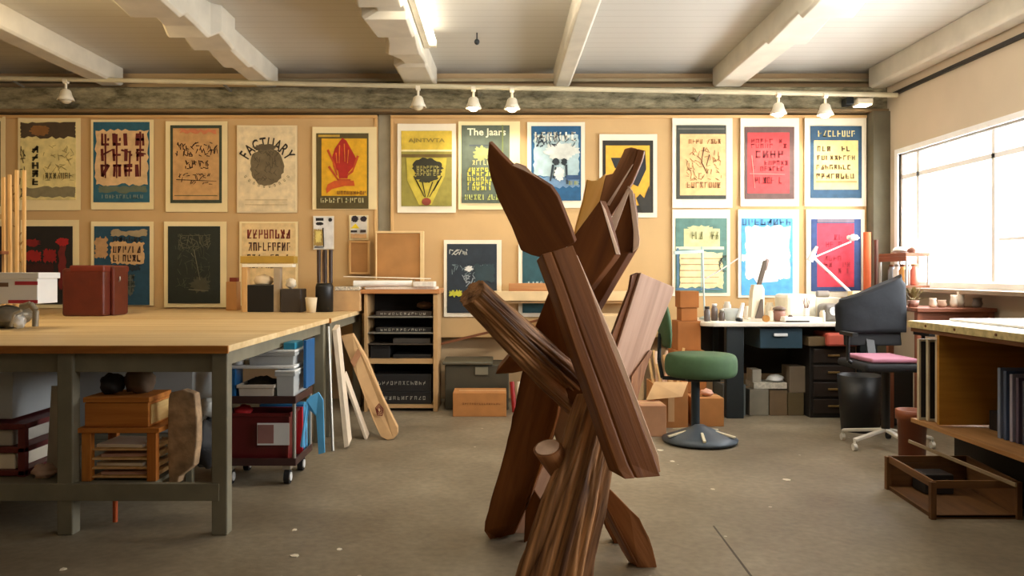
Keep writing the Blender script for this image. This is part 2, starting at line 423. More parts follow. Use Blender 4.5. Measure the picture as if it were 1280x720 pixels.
rail_lamp(1029, 22, 'lit spot lamp above the navy print at the right end')
# junction lamp at the corner
jl = thing('wall_floodlight', (X_(1078, 7.6), 7.6, 2.86), 'pale boxy floodlight under the rail at the right corner', 'lamp')
x = X_(1078, 7.6)
MB().box(x-.075, x+.075, 7.53, 7.68, 2.84, 2.90).build('housing', lamp_shell, jl, .012)
MB().box(x-.06, x+.06, 7.53, 7.66, 2.832, 2.839).build('lens', emis('flood_glow', (255, 240, 214), 4), jl)
MB().box(x-.15, x-.08, 7.6, 7.719, 2.85, 2.92).build('driver_box', dark_metal, jl, .006)

# fluorescent batten on the third beam
tb = thing('tube_light', (-.53, 5.6, 3.08), 'glowing white tube light fixed along the right side of the middle beam', 'lamp')
MB().box(-.625, -.575, 4.2, 6.6, 3.10, 3.18).build('batten', lamp_shell, tb, .006)
MB().tube((-.545, 4.3, 3.13), (-.545, 6.5, 3.13), .026, n=16).build('tube', emis('tube_glow', (255, 246, 226), 7), tb)
for y in (4.22, 6.52): MB().box(-.575, -.52, y, y+.06, 3.10, 3.16).build('end_holder', lamp_shell, tb, .004)
# ceiling hook
hk = MB(); hk.tube((-.19, 6.6, CEIL), (-.19, 6.6, 3.17), .006); hk.blob((-.19, 6.6, 3.155), (.022, .022, .025), amp=0)
one('ceiling_hook', hk, dark_metal, 'small dark hook hanging from the ceiling right of the middle beam', 'hook')

# ------------------------------------------------------------------ prints on the pinboards
YP = YB-.006
_gc = {}
def ink(c, rough=.75):
    k = 'ink_%d_%d_%d' % c
    return mat(k, c, rough, .16, 14)
def glyph(mb, x, z, w, h, y, r, wt):
    """an unreadable letter: a few strokes in a cell"""
    def st(ax, az, bx, bz):
        a = Vector((x+ax*w, y, z+az*h)); b = Vector((x+bx*w, y, z+bz*h)); d = b-a
        if d.length < 1e-5: return
        nrm = Vector((-d.z, 0, d.x)).normalized()*(wt*r.uniform(.35, .7))
        e = d.normalized()*wt*.3
        mb.prism([a-e-nrm, b+e-nrm*r.uniform(.6, 1.2), b+e+nrm, a-e+nrm*r.uniform(.6, 1.2)], (0, .0008, 0))
    k = r.random()
    if k < .8: st(.15, 0, .15+r.uniform(-.08, .08), 1)
    if r.random() < .6: st(.8+r.uniform(-.08, .05), r.choice((0, 0, .5)), .8, r.choice((1, 1, .5)))
    if r.random() < .7: zz = r.choice((.03, .5, .97)); st(.12, zz, .82, zz)
    if r.random() < .45: zz = r.choice((.03, .5, .97)); st(.12, zz, .8, zz)
    if k > .75: st(.15, 0, .8, 1)
    if k > .88: st(.15, 1, .8, 0)

_fonts = {}
def text_shape(s):
    if s in _fonts: return _fonts[s]
    cu = bpy.data.curves.new('t', 'FONT'); cu.body = s; cu.size = 1; cu.resolution_u = 3; cu.offset = .018
    o = bpy.data.objects.new('t', cu); COL.objects.link(o)
    dg = bpy.context.evaluated_depsgraph_get(); me = bpy.data.meshes.new_from_object(o.evaluated_get(dg))
    vs = [(v.co.x, v.co.y) for v in me.vertices]; fs = [tuple(p.vertices) for p in me.polygons]
    bpy.data.objects.remove(o); bpy.data.curves.remove(cu); bpy.data.meshes.remove(me)
    _fonts[s] = (vs, fs); return _fonts[s]
def add_text(mb, s, x0, x1, z0, z1, y, slant=0):
    vs, fs = text_shape(s)
    lx = min(v[0] for v in vs); hx = max(v[0] for v in vs); lz = min(v[1] for v in vs); hz = max(v[1] for v in vs)
    mb._add([(x0+(v[0]-lx)/(hx-lx)*(x1-x0)+slant*(v[1]-lz), y, z0+(v[1]-lz)/(hz-lz)*(z1-z0)) for v in vs], fs, (1, 0, 0))

def poster(label, paper, prnt, base, layers, pc=None, group='art prints on the pinboards', name='art_print', seed=1):
    x0, x1 = X_(paper[0], YP), X_(paper[2], YP); z1, z0 = Z_(paper[1], YP), Z_(paper[3], YP)
    t = thing(name, ((x0+x1)/2, YP, z0), label, 'print', group)
    pm = pc or cream_paper
    # paper with a slight curl along its lower edge
    mb = MB(); rings = []
    for k in range(7):
        u = k/6; yy = YP-.010-.008*(2*u-1)**4
        xx = x0+(x1-x0)*u
        rings.append([Vector((xx, yy, z0)), Vector((xx, yy+.0025, z0)), Vector((xx, yy+.0025, z1)), Vector((xx, yy, z1))])
    mb.loft(rings, True, (0, 0, 1)); mb.sm = [False]*len(mb.sm)
    mb.build('paper', pm, t)
    px0, px1 = X_(prnt[0], YP), X_(prnt[2], YP); pz1, pz0 = Z_(prnt[1], YP), Z_(prnt[3], YP)
    yl = YP-.0205
    pr = MB().box(px0, px1, yl, yl+.004, pz0, pz1).build('printed_panel', base, t)
    W_, H_ = px1-px0, pz1-pz0
    r = random.Random(seed*7+3)
    U = lambda u: px0+u*W_
    V = lambda v: pz1-v*H_
    for i, L in enumerate(layers):
        y = yl-.0014*(i+1); mb = MB(); kind = L[0]; nm = 'panel'
        if kind == 'rect':
            _, a, b_, c, d, col = L; mb.box(U(a), U(c), y, y+.001, V(d), V(b_))
        elif kind == 'rough':                      # ragged edged patch
            _, a, b_, c, d, col = L; pts = []
            n = 14
            for k in range(n): pts.append((a+(c-a)*k/n, b_+r.uniform(-.02, .02)))
            for k in range(n): pts.append((c+r.uniform(-.02, .02), b_+(d-b_)*k/n))
            for k in range(n): pts.append((c+(a-c)*k/n, d+r.uniform(-.02, .02)))
            for k in range(n): pts.append((a+r.uniform(-.02, .02), d+(b_-d)*k/n))
            mb.prism([(U(min(1, max(0, u))), y, V(min(1, max(0, v)))) for u, v in pts], (0, .001, 0))
        elif kind == 'poly':
            _, pts, col = L; mb.prism([(U(u), y, V(v)) for u, v in pts], (0, .001, 0)); nm = 'figure'
        elif kind == 'blob':
            _, cu_, cv, ru, rv, rg, col = L; pts = []
            for k in range(40):
                an = 2*math.pi*k/40; q = 1+rg*r.uniform(-1, 1)
                pts.append((U(cu_+ru*q*math.cos(an)), y, V(cv+rv*q*math.sin(an))))
            mb.prism(pts, (0, .001, 0)); nm = 'figure'
        elif kind == 'glyphs':
            _, a, b_, c, d, rows, cols_, col = L[:8]; fill = L[8] if len(L) > 8 else 1
            ch = (d-b_)/rows; cw = (c-a)/cols_; wt = min(ch*H_, cw*W_)*.24
            for j in range(rows):
                for k in range(cols_):
                    if r.random() > fill: continue
                    glyph(mb, U(a+k*cw+cw*.1), V(b_+(j+.85)*ch), cw*W_*.75, ch*H_*.68, y, r, wt)
            nm = 'lettering'
        elif kind == 'text':
            _, s, a, b_, c, d, col = L; add_text(mb, s, U(a), U(c), V(d), V(b_), y); nm = 'lettering'
        elif kind == 'arc':                        # letters on an arch
            _, s, cu_, cv, rad, a0, a1, sz, col = L
            for k, chh in enumerate(s):
                an = math.radians(a0+(a1-a0)*k/(len(s)-1)); vs, fs = text_shape(chh)
                hx = max(v[0] for v in vs); lx = min(v[0] for v in vs)
                cx, cz = U(cu_)+rad*W_*math.cos(an), V(cv)+rad*W_*math.sin(an); ro = an-math.pi/2
                out = []
                for v in vs:
                    gx, gz = (v[0]-(lx+hx)/2)*sz, (v[1]-.35)*sz*1.5
                    out.append((cx+gx*math.cos(ro)-gz*math.sin(ro), y, cz+gx*math.sin(ro)+gz*math.cos(ro)))
                mb._add(out, fs, (1, 0, 0))
            nm = 'lettering'
        elif kind == 'lines':
            _, segs, wt, col = L
            for (a, b_, c, d) in segs:
                p, q = Vector((U(a), y, V(b_))), Vector((U(c), y, V(d))); dd = (q-p).normalized(); nn = Vector((-dd.z, 0, dd.x))*wt
                mb.prism([p-nn, q-nn*.6, q+nn*.6, p+nn], (0, .001, 0))
            nm = 'figure'
        if mb.v: mb.build(nm, ink(col) if isinstance(col, tuple) else col, pr)
    return t
BLK = (28, 26, 26)
YEL = mat('yellowed_paper', (238, 218, 168), .8, .05, 4)
GRP = None
def scribble(n, a, b, c, d, ln, seed):
    r = random.Random(seed); o = []
    for i in range(n):
        x = r.uniform(a, c); y = r.uniform(b, d); an = r.uniform(0, 6.28)
        o.append((x, y, min(c, max(a, x+ln*math.cos(an))), min(d, max(b, y+ln*math.sin(an)))))
    return o
# --- upper row
poster('print cut by the left edge of the picture, dark panel, upper row', (-62, 146, 8, 268), (-56, 152, 2, 258), ink((70, 48, 24)), [('glyphs', .1, .1, .9, .7, 4, 5, (210, 180, 110))], YEL, GRP, seed=1)
poster('yellow print with a dark band across its top, leftmost complete one of upper row', (24, 148, 102, 263), (27, 153, 96, 250), ink((224, 206, 142)),
       [('rough', 0, 0, 1, .2, (78, 62, 44)), ('blob', .35, .11, .17, .07, .15, (140, 96, 50)), ('rough', .02, .84, 1, .96, (132, 122, 92)),
        ('glyphs', .2, .3, .36, .82, 5, 1, (70, 62, 40)), ('lines', scribble(40, .42, .3, .98, .75, .09, 3), .003, (160, 142, 88)), ('glyphs', .45, .64, .95, .74, 1, 7, (120, 108, 70)), ('lines', scribble(14, .0, .3, .1, .98, .12, 8), .005, (96, 80, 46))], YEL, GRP, seed=2)
poster('blue print with large dark red letters on a pale ground, upper row left', (115, 150, 193, 262), (118, 153, 188, 253), ink((38, 92, 112)),
       [('rough', .04, .1, .97, .78, (216, 180, 132)), ('rough', .1, .8, .95, .88, (96, 106, 88)), ('glyphs', .12, .12, .95, .7, 3, 4, (96, 24, 20)),
        ('lines', [(.22, .15, .22, .7), (.42, .15, .42, .7), (.14, .42, .36, .34), (.5, .35, .66, .38), (.66, .36, .64, .68), (.84, .12, .84, .68), (.76, .38, .94, .4)], .010, (96, 24, 20)), ('glyphs', .15, .9, .9, .96, 1, 12, (120, 140, 136))], YEL, GRP, seed=3)
poster('tan print with scattered dark brush marks and thin dark border, upper row', (208, 152, 285, 265), (214, 157, 278, 254), ink((58, 66, 50)),
       [('rect', .05, .04, .95, .96, (196, 152, 98)), ('rect', .08, .9, .92, .91, (96, 90, 60)), ('lines', scribble(46, .1, .22, .92, .40, .07, 4), .005, (70, 46, 28)),
        ('lines', scribble(26, .3, .45, .75, .56, .06, 5), .005, (70, 46, 28)), ('lines', scribble(26, .15, .62, .9, .76, .07, 6)+[(.12, .7, .9, .72)], .004, (84, 60, 36)), ('rough', .2, .06, .9, .1, (206, 126, 84))], YEL, GRP, seed=4)
poster('cream print with an arched black word over a round grey emblem', (297, 157, 372, 266), (299, 159, 370, 264), ink((226, 206, 166)),
       [('blob', .50, .47, .30, .23, .07, (112, 98, 72)), ('arc', 'FACTUARY', .5, .5, .46, 148, 32, .10, (46, 38, 28)), ('lines', scribble(60, .24, .28, .76, .64, .07, 9), .003, (84, 74, 54)),
        ('blob', .48, .24, .2, .035, .2, (92, 80, 60)), ('arc', 'nnuunnuunn', .5, .38, .5, 220, 320, .04, (150, 134, 100)), ('rect', .12, .86, .86, .875, (206, 184, 144)), ('rect', .12, .92, .86, .93, (206, 184, 144))], mat('tan_paper', (232, 214, 176), .8, .04), GRP, seed=5)
poster('yellow print with a red flaming hand and dark border, left of the grey post', (391, 159, 471, 262), (396, 167, 461, 261), ink((84, 72, 36)),
       [('rect', .10, .07, .97, .83, (222, 168, 30)), ('rect', .04, .02, .45, .05, (196, 160, 60)),
        ('poly', [(.50, .06), (.58, .1), (.66, .2), (.74, .3), (.78, .36), (.72, .44), (.62, .52), (.60, .6), (.44, .6), (.42, .5), (.33, .45), (.30, .33), (.36, .2), (.44, .12)], (172, 36, 22)),
        ('lines', [(.22, .22, .34, .4), (.34, .4, .4, .56), (.8, .3, .7, .5), (.7, .5, .6, .56), (.24, .44, .42, .62), (.4, .62, .66, .62)], .012, (186, 74, 26)),
        ('poly', [(.22, .68), (.35, .63), (.72, .63), (.74, .7), (.55, .7), (.3, .74), (.2, .8), (.19, .74)], (196, 84, 30)),
        ('lines', [(.45, .16, .44, .4), (.54, .14, .55, .38), (.62, .22, .6, .4), (.38, .26, .4, .4)], .005, (222, 120, 40)),
        ('glyphs', .08, .85, .96, .93, 1, 11, (210, 200, 150)), ('glyphs', .4, .76, .96, .82, 1, 9, (150, 100, 30))], YEL, GRP, seed=6)
poster('yellow print with a dark balloon shape and a red dot, right of the grey post', (497, 155, 570, 266), (502, 164, 565, 258), ink((148, 138, 62)),
       [('rect', 0, 0, 1, .25, (216, 186, 66)), ('rect', 0, .25, 1, .275, (240, 226, 168)), ('rect', 0, .31, 1, .35, (110, 88, 40)),
        ('poly', [(.1, .36), (.9, .36), (.86, .6), (.6, .98), (.35, .98), (.12, .66)], (196, 178, 66)), ('text', 'AJNTWTA', .14, .10, .86, .17, (150, 132, 60)),
        ('blob', .52, .5, .29, .14, .12, (46, 44, 26)), ('blob', .52, .6, .22, .09, .2, (54, 52, 30)), ('glyphs', .3, .46, .76, .6, 3, 7, (170, 160, 90)),
        ('lines', [(.3, .66, .46, .88), (.42, .68, .48, .88), (.62, .68, .52, .88), (.74, .66, .56, .88), (.25, .6, .4, .8), (.8, .6, .64, .8)], .006, (50, 48, 24)), ('blob', .50, .94, .09, .05, .02, (140, 62, 44))], None, GRP, seed=7)
poster('green grey print with white script heading and yellow lettering rows', (573, 152, 650, 262), (577, 157, 637, 254), ink((88, 98, 84)),
       [('text', 'The Jaars', .12, .04, .92, .16, (226, 226, 196)), ('rect', .16, .25, .62, .27, (70, 80, 84)), ('blob', .42, .36, .16, .09, .25, (150, 156, 96)), ('glyphs', .22, .44, .6, .52, 1, 5, (196, 192, 130)),
        ('glyphs', .12, .54, .66, .84, 5, 6, (204, 200, 84)), ('glyphs', .06, .88, .8, .97, 1, 8, (190, 196, 110)), ('rect', .84, .0, .87, 1, (110, 122, 70))], YEL, GRP, seed=8)
poster('pale blue print with a white burst heading and small black figures', (659, 153, 731, 260), (664, 158, 726, 251), ink((34, 88, 128)),
       [('rough', .05, .12, .95, .68, (172, 196, 200)), ('rough', .05, .68, .96, .82, (108, 140, 172)), ('glyphs', .06, .06, .92, .22, 1, 7, (232, 232, 220)), ('blob', .6, .34, .33, .12, .2, (214, 218, 210)),
        ('lines', scribble(34, .1, .1, .9, .28, .09, 12), .005, (60, 70, 80)), ('blob', .50, .48, .07, .05, .2, (38, 48, 54)), ('blob', .66, .48, .06, .05, .2, (38, 48, 54)), ('lines', [(.44, .52, .38, .74), (.7, .52, .72, .78), (.5, .55, .44, .7)], .012, (44, 56, 66)),
        ('blob', .56, .64, .10, .09, .2, (220, 222, 216)), ('rect', .7, .66, .98, .72, (52, 80, 116)), ('glyphs', .74, .73, .98, .8, 1, 4, (170, 176, 110))], None, GRP, seed=9)
poster('yellow print with heavy black border and black figures, behind the tallest sculpture boards', (749, 168, 821, 272), (753, 176, 816, 266), ink((46, 42, 34)),
       [('rect', .06, .07, .93, .9, (230, 176, 58)), ('poly', [(.16, .24), (.36, .24), (.34, .42), (.24, .38)], (48, 48, 46)), ('poly', [(.62, .2), (.84, .14), (.86, .4), (.7, .64), (.58, .6)], (40, 42, 46)),
        ('poly', [(.66, .8), (.74, .74), (.82, .8), (.92, .62), (.97, .99), (.78, .99)], (52, 50, 44))], None, GRP, seed=10)
poster('peach print with brown writing and a dark border, upper row right of sculpture', (840, 148, 915, 260), (845, 157, 907, 249), ink((66, 70, 62)),
       [('rect', .07, .12, .99, .95, (232, 190, 132)), ('rect', .03, .04, .97, .06, (110, 108, 96)), ('glyphs', .24, .18, .9, .26, 1, 9, (170, 120, 74), .8), ('lines', scribble(70, .18, .3, .9, .75, .07, 14), .003, (150, 104, 66)),
        ('lines', [(.55, .3, .5, .5), (.5, .5, .62, .66), (.66, .4, .6, .55)], .005, (96, 62, 40)), ('glyphs', .2, .76, .9, .86, 1, 8, (158, 114, 76))], None, GRP, seed=11)
poster('red print with a dark grey border in the upper row, full of dark lines', (925, 148, 998, 258), (930, 159, 992, 249), ink((98, 74, 70)),
       [('rect', .06, .08, .9, .92, (206, 64, 66)), ('glyphs', .12, .16, .86, .3, 2, 8, (140, 34, 40), .7), ('glyphs', .2, .32, .8, .44, 1, 4, (110, 30, 36)), ('glyphs', .14, .46, .88, .62, 2, 9, (126, 34, 40), .8), ('glyphs', .2, .68, .76, .8, 1, 7, (128, 38, 42), .9), ('lines', [(.14, .4, .2, .85), (.1, .65, .8, .66)], .003, (232, 130, 120))], None, GRP, seed=12)
poster('navy print with a yellow lettered panel, last of the upper row beside the corner', (1005, 148, 1082, 258), (1012, 158, 1076, 248), ink((46, 78, 104)),
       [('rect', .07, .20, .93, .88, (226, 202, 130)), ('glyphs', .14, .05, .88, .16, 1, 8, (214, 200, 140)), ('glyphs', .12, .27, .88, .36, 1, 8, (110, 84, 52), .8), ('glyphs', .12, .40, .88, .48, 1, 9, (110, 84, 52)), ('glyphs', .1, .53, .88, .61, 1, 9, (110, 84, 52), .9),
        ('glyphs', .1, .65, .86, .74, 1, 8, (110, 84, 52), .9), ('rect', .1, .76, .9, .785, (170, 136, 84))], None, GRP, seed=13)
# --- lower row
poster('dark print cut by the left edge of the picture, lower row', (-62, 274, 8, 386), (-56, 283, 5, 380), ink((34, 30, 38)), [('glyphs', .2, .2, .9, .8, 4, 5, (90, 70, 50))], YEL, GRP, seed=14)
poster('black print with bright red shapes, lower row behind the dark red case', (27, 275, 100, 385), (32, 283, 92, 380), ink((26, 22, 18)),
       [('rough', .02, .32, .34, .44, (150, 22, 18)), ('rough', .4, .3, .66, .46, (140, 20, 18)), ('rough', .72, .2, .86, .8, (110, 28, 24)), ('blob', .8, .2, .13, .05, .2, (170, 26, 26)), ('blob', .14, .21, .18, .05, .3, (128, 22, 20)), ('rough', .02, .48, .62, .95, (56, 14, 10))], YEL, GRP, seed=15)
poster('blue print with cream lettered patches, lower row beside the dark red case', (115, 277, 193, 382), (119, 283, 188, 381), ink((30, 70, 92)),
       [('rough', .3, .05, .95, .12, (158, 140, 108)), ('rough', .3, .2, .9, .48, (198, 160, 112)), ('rough', .02, .14, .24, .4, (180, 140, 96)), ('glyphs', .34, .13, .9, .2, 1, 6, (40, 46, 52)), ('glyphs', .34, .24, .86, .46, 2, 6, (60, 38, 34)), ('rough', .32, .49, .84, .56, (24, 40, 52)), ('blob', .6, .74, .17, .14, .3, (86, 92, 84)), ('glyphs', .5, .6, .75, .85, 3, 3, (60, 66, 60))], YEL, GRP, seed=16)
poster('nearly black print with a faint grey drawing, lower row above the workbench', (206, 277, 284, 384), (211, 283, 276, 379), ink((32, 38, 30)),
       [('lines', scribble(50, .2, .1, .82, .3, .1, 20)+[(.26, .12, .74, .12), (.26, .12, .22, .2)], .003, (96, 92, 70)), ('lines', scribble(60, .14, .25, .8, .8, .1, 21), .0022, (72, 72, 54)), ('blob', .62, .76, .18, .09, .3, (68, 66, 50)), ('lines', [(.5, .3, .62, .7), (.45, .35, .5, .4), (.4, .82, .78, .84)], .004, (110, 106, 84))], YEL, GRP, seed=17)
poster('cream print with rows of red and brown lettering, lower row above the small wooden press', (300, 277, 373, 382), (303, 279, 370, 380), ink((226, 196, 142)),
       [('glyphs', .1, .06, .92, .21, 1, 8, (132, 52, 36)), ('glyphs', .12, .22, .92, .36, 1, 9, (84, 50, 36)), ('glyphs', .1, .38, .88, .45, 1, 9, (98, 76, 52), .8), ('glyphs', .1, .5, .7, .56, 1, 7, (98, 76, 52), .8)], YEL, GRP, seed=18)
poster('small white flyer with black shapes and a yellow square above the black tube holder', (392, 270, 418, 312), (393, 271, 417, 311), ink((226, 224, 222)),
       [('rect', .1, .04, .5, .13, BLK), ('blob', .3, .22, .2, .05, .1, BLK), ('blob', .85, .1, .1, .06, .2, BLK), ('rough', .0, .4, .5, .9, (176, 146, 80)), ('rough', .1, .45, .38, .8, (226, 206, 120)), ('lines', [(.48, .35, .52, .95), (.05, .95, .5, .95)], .006, (50, 40, 34))], None, None, 'flyer', seed=19)
poster('narrow white flyer with a yellow triangle beside the grey post', (437, 269, 461, 300), (439, 270, 459, 298), ink((206, 200, 190)),
       [('blob', .25, .14, .22, .14, .15, (36, 26, 34)), ('blob', .8, .14, .2, .13, .15, (36, 26, 34)), ('poly', [(.0, .56), (.3, .34), (.55, .56)], (230, 200, 30)), ('rect', .0, .64, .4, .74, (50, 40, 40)), ('rect', .6, .62, .95, .74, (60, 46, 40)), ('rough', 0, .8, 1, 1, (204, 160, 110))], YEL, None, 'flyer', seed=20)
poster('dark navy print with white chalky script, in front of it the log end', (555, 300, 627, 396), (559, 305, 621, 391), ink((38, 48, 58)),
       [('lines', scribble(16, .05, .08, .4, .16, .09, 31), .006, (190, 190, 180)), ('lines', scribble(30, .1, .3, .9, .45, .08, 32), .004, (110, 126, 130)), ('lines', scribble(20, .3, .45, .6, .8, .1, 33), .005, (150, 160, 166)), ('blob', .44, .36, .08, .04, .3, (220, 220, 214)), ('rough', .55, .3, .95, .55, (46, 64, 70)), ('rough', .05, .68, .3, .76, (190, 190, 60))], None, GRP, seed=21)
poster('teal print mostly hidden behind the sculpture posts, lower row', (648, 305, 722, 396), (653, 310, 717, 391), ink((44, 84, 92)), [('glyphs', .1, .5, .9, .8, 2, 5, (180, 196, 190), .8)], None, GRP, seed=22)
poster('green print with cream text blocks, lower row above the brown cartons', (840, 262, 912, 370), (844, 273, 908, 366), ink((92, 130, 122)),
       [('rect', .16, .14, .86, .38, (206, 204, 152)), ('blob', .5, .16, .3, .06, .2, (196, 196, 150)), ('rect', .0, .38, .94, .42, (206, 214, 186)), ('rough', .08, .46, .92, .93, (222, 214, 164)), ('lines', [(.1, .54, .9, .54), (.1, .62, .9, .62), (.08, .7, .86, .7), (.08, .79, .84, .79), (.1, .87, .8, .87)], .005, (176, 140, 96)),
        ('lines', [(.5, .38, .5, .98)], .006, (150, 184, 186)), ('lines', [(.0, .95, .9, .95), (.04, .4, .04, .95)], .008, (92, 130, 170)), ('glyphs', .3, .16, .84, .3, 1, 7, (120, 120, 74), .7), ('lines', scribble(12, .84, .5, .98, .72, .1, 40), .005, (70, 80, 74))], None, GRP, seed=23)
poster('white print with bright blue edges, lower row above the desk clutter', (922, 262, 998, 372), (926, 273, 990, 369), ink((88, 166, 226)),
       [('rough', .08, .1, .94, .78, (244, 246, 246)), ('glyphs', .0, .0, .98, .1, 1, 8, (74, 116, 150), .9), ('rough', .0, .48, .2, .56, (214, 234, 246)), ('poly', [(.36, .72), (.48, .52), (.54, .54), (.46, .76), (.36, .78)], (150, 130, 124)), ('poly', [(.2, .74), (.8, .6), (.7, .82), (.3, .84)], (238, 232, 226))], None, GRP, seed=24)
poster('red print with blue border and pinkish wash, lower row behind the lamp arm', (1007, 262, 1080, 371), (1013, 274, 1075, 364), ink((56, 76, 124)),
       [('rect', .12, .06, .86, .94, (220, 64, 84)), ('glyphs', .2, .2, .8, .4, 2, 7, (180, 46, 66), .8), ('glyphs', .25, .5, .8, .76, 3, 6, (190, 56, 70), .7), ('rect', .12, .0, .86, .05, (120, 110, 124))], None, GRP, seed=25)

# ------------------------------------------------------------------ left workbenches
def bench(name, x0, x1, y0, y1, label, legs_y, legs_x, splits):
    t = thing(name, ((x0+x1)/2, (y0+y1)/2, 0), label, 'table', 'plywood topped workbenches')
    top = MB(); yy = [y0]+splits+[y1]
    for a, b_ in zip(yy, yy[1:]): top.box(x0, x1, a+.002, b_-.002, .874, .906, (1, 0, 0))
    top.build('tabletop', ply, t, .003)
    eb = MB(); eb.box(x0, x1, y0-.012, y0, .868, .905); eb.build('edge_band', ply_edge, t, .002)
    ap = MB()
    for y in (legs_y[0], legs_y[-1]): ap.box(min(legs_x), max(legs_x), y-.014, y+.014, .775, .872)
    for x in (min(legs_x), max(legs_x)): ap.box(x-.014, x+.014, legs_y[0], legs_y[-1], .80, .872)
    ap.build('apron', bench_grey, t, .003)
    for y in legs_y:
        for x in legs_x:
            MB().box(x-.038, x+.038, y-.036, y+.036, 0, .872).build('leg', bench_grey, t, .006)
    return t
b1 = bench('workbench', -3.75, -1.285, 3.79, 6.02, 'near plywood topped workbench with grey legs and lower shelf', [3.84, 5.92], [-3.6, -2.07, -1.335], [4.62, 5.3])
sh = MB(); sh.box(-3.6, -1.335, 3.80, 3.835, .165, .247)
for y in (4.0, 4.4): sh.box(-3.6, -1.70, y-.03, y+.03, .165, .215)
sh.box(-3.64, -1.66, 3.835, 4.5, .225, .243); sh.build('lower_shelf', bench_grey, b1, .003)
b2 = bench('workbench', -3.75, -1.275, 6.05, 7.55, 'far plywood topped workbench standing against the pinboard', [6.12, 7.46], [-3.6, -1.33], [6.8])

def crate_mesh(mb, x0, x1, y0, y1, z0, z1, th=.012, floor=True):
    mb.box(x0, x1, y0, y0+th, z0, z1); mb.box(x0, x1, y1-th, y1, z0, z1)
    mb.box(x0, x0+th, y0+th, y1-th, z0, z1); mb.box(x1-th, x1, y0+th, y1-th, z0, z1)
    if floor: mb.box(x0+th, x1-th, y0+th, y1-th, z0, z0+th)
    return mb
def tub(name, x0, x1, y0, y1, z0, z1, m, label, lid=None, group=None, cat='box'):
    t = thing(name, ((x0+x1)/2, (y0+y1)/2, z0), label, cat, group)
    c = .03*min(1, (x1-x0))
    mb = MB()
    def ring(x0, x1, y0, y1, z): return [Vector(p) for p in ((x0, y0, z), (x1, y0, z), (x1, y1, z), (x0, y1, z))]
    rings = [ring(x0+c, x1-c, y0+c, y1-c, z0), ring(x0, x1, y0, y1, z1), ring(x0+.006, x1-.006, y0+.006, y1-.006, z1), ring(x0+c+.006, x1-c-.006, y0+c+.006, y1-c-.006, z0+.006)]
    mb.loft(rings, True, (0, 0, 1), False); mb.build('body', m, t, .004)
    rim = MB(); e = .008
    rim.box(x0-e, x1+e, y0-e, y0, z1-.02, z1); rim.box(x0-e, x1+e, y1, y1+e, z1-.02, z1); rim.box(x0-e, x0, y0, y1, z1-.02, z1); rim.box(x1, x1+e, y0, y1, z1-.02, z1)
    rim.build('rim', m, t, .002)
    if lid: MB().box(x0-e, x1+e, y0-e, y1+e, z1+.001, z1+.014).build('lid', lid, t, .004)
    return t
def carton_box(x0, x1, y0, y1, z0, z1, label, m=None, group=None, rz=0, tape=True, name='cardboard_box'):
    m = m or carton
    cx, cy = (x0+x1)/2, (y0+y1)/2
    t = thing(name, (cx, cy, z0), label, 'box', group)
    MB().box(x0, x1, y0, y1, z0, z1-.003).build('body', m, t, .004)
    fl = MB(); g = .002
    fl.box(x0, x1, y0, cy-g, z1-.003, z1); fl.box(x0, x1, cy+g, y1, z1-.003, z1); fl.build('flap', m, t, .001)
    if tape: MB().box(x0+.2*(x1-x0)/2, x1-.0, cy-.02, cy+.02, z1, z1+.0008).build('tape', carton_pale, t)
    t.rotation_euler.z = rz
    return t
milky = glassy('milky_plastic', (196, 200, 200), .72, .3)
grey_plastic = mat('grey_plastic', (150, 154, 156), .45)
white_plastic = mat('white_plastic', (222, 224, 224), .4, .04)
red_plastic = mat('red_plastic', (150, 26, 28), .4)
blue_plastic = mat('blue_plastic', (24, 92, 148), .4)

# under the near bench, left of its middle leg
tub('storage_bin', -2.98, -2.42, 3.98, 4.44, .52, .85, milky, 'large cloudy plastic bin high under the bench at the left edge', grey_plastic)
stk = thing('red_frame_rack', (-2.66, 4.15, .243), 'dark red framed rack holding white boxes under the bench at the left edge', 'rack')
fr = MB()
for x in (-2.98, -2.36):
    for y in (3.96, 4.4): fr.box(x-.018, x+.018, y-.018, y+.018, .243, .49)
for z in (.262, .375, .49):
    fr.box(-2.998, -2.342, 3.942, 4.418, z-.014, z+.014)
fr.build('frame', mat('dark_red_paint', (104, 34, 30), .5), stk, .004)
one('white_box', MB().box(-2.92, -2.40, 3.96, 4.36, .2775, .355), cream_paper, 'flat white box on the bottom level of the dark red rack', 'box', None, .006)
one('white_box', MB().box(-2.92, -2.42, 3.97, 4.36, .390, .470), mat('grey_card', (178, 172, 160), .8), 'flat grey white box on the upper level of the dark red rack', 'box', None, .006)
one('narrow_board', MB().obox((-2.235, 4.06, .46), (.10, .02, .43), (math.radians(-6), 0, 0)), mat('dull_white_board', (196, 188, 172), .7), 'narrow off-white panel standing behind the near middle bench leg', 'panel', None, .002)
cl = MB(); cl.blob((-2.24, 3.94, .275), (.06, .04, .034), 4, .5, 3, flat=.2435)
one('crumpled_rag', cl, mat('pink_white_rag', (202, 170, 150), .9), 'crumpled pinkish rag on the bench lower shelf beside the middle leg', 'cloth')

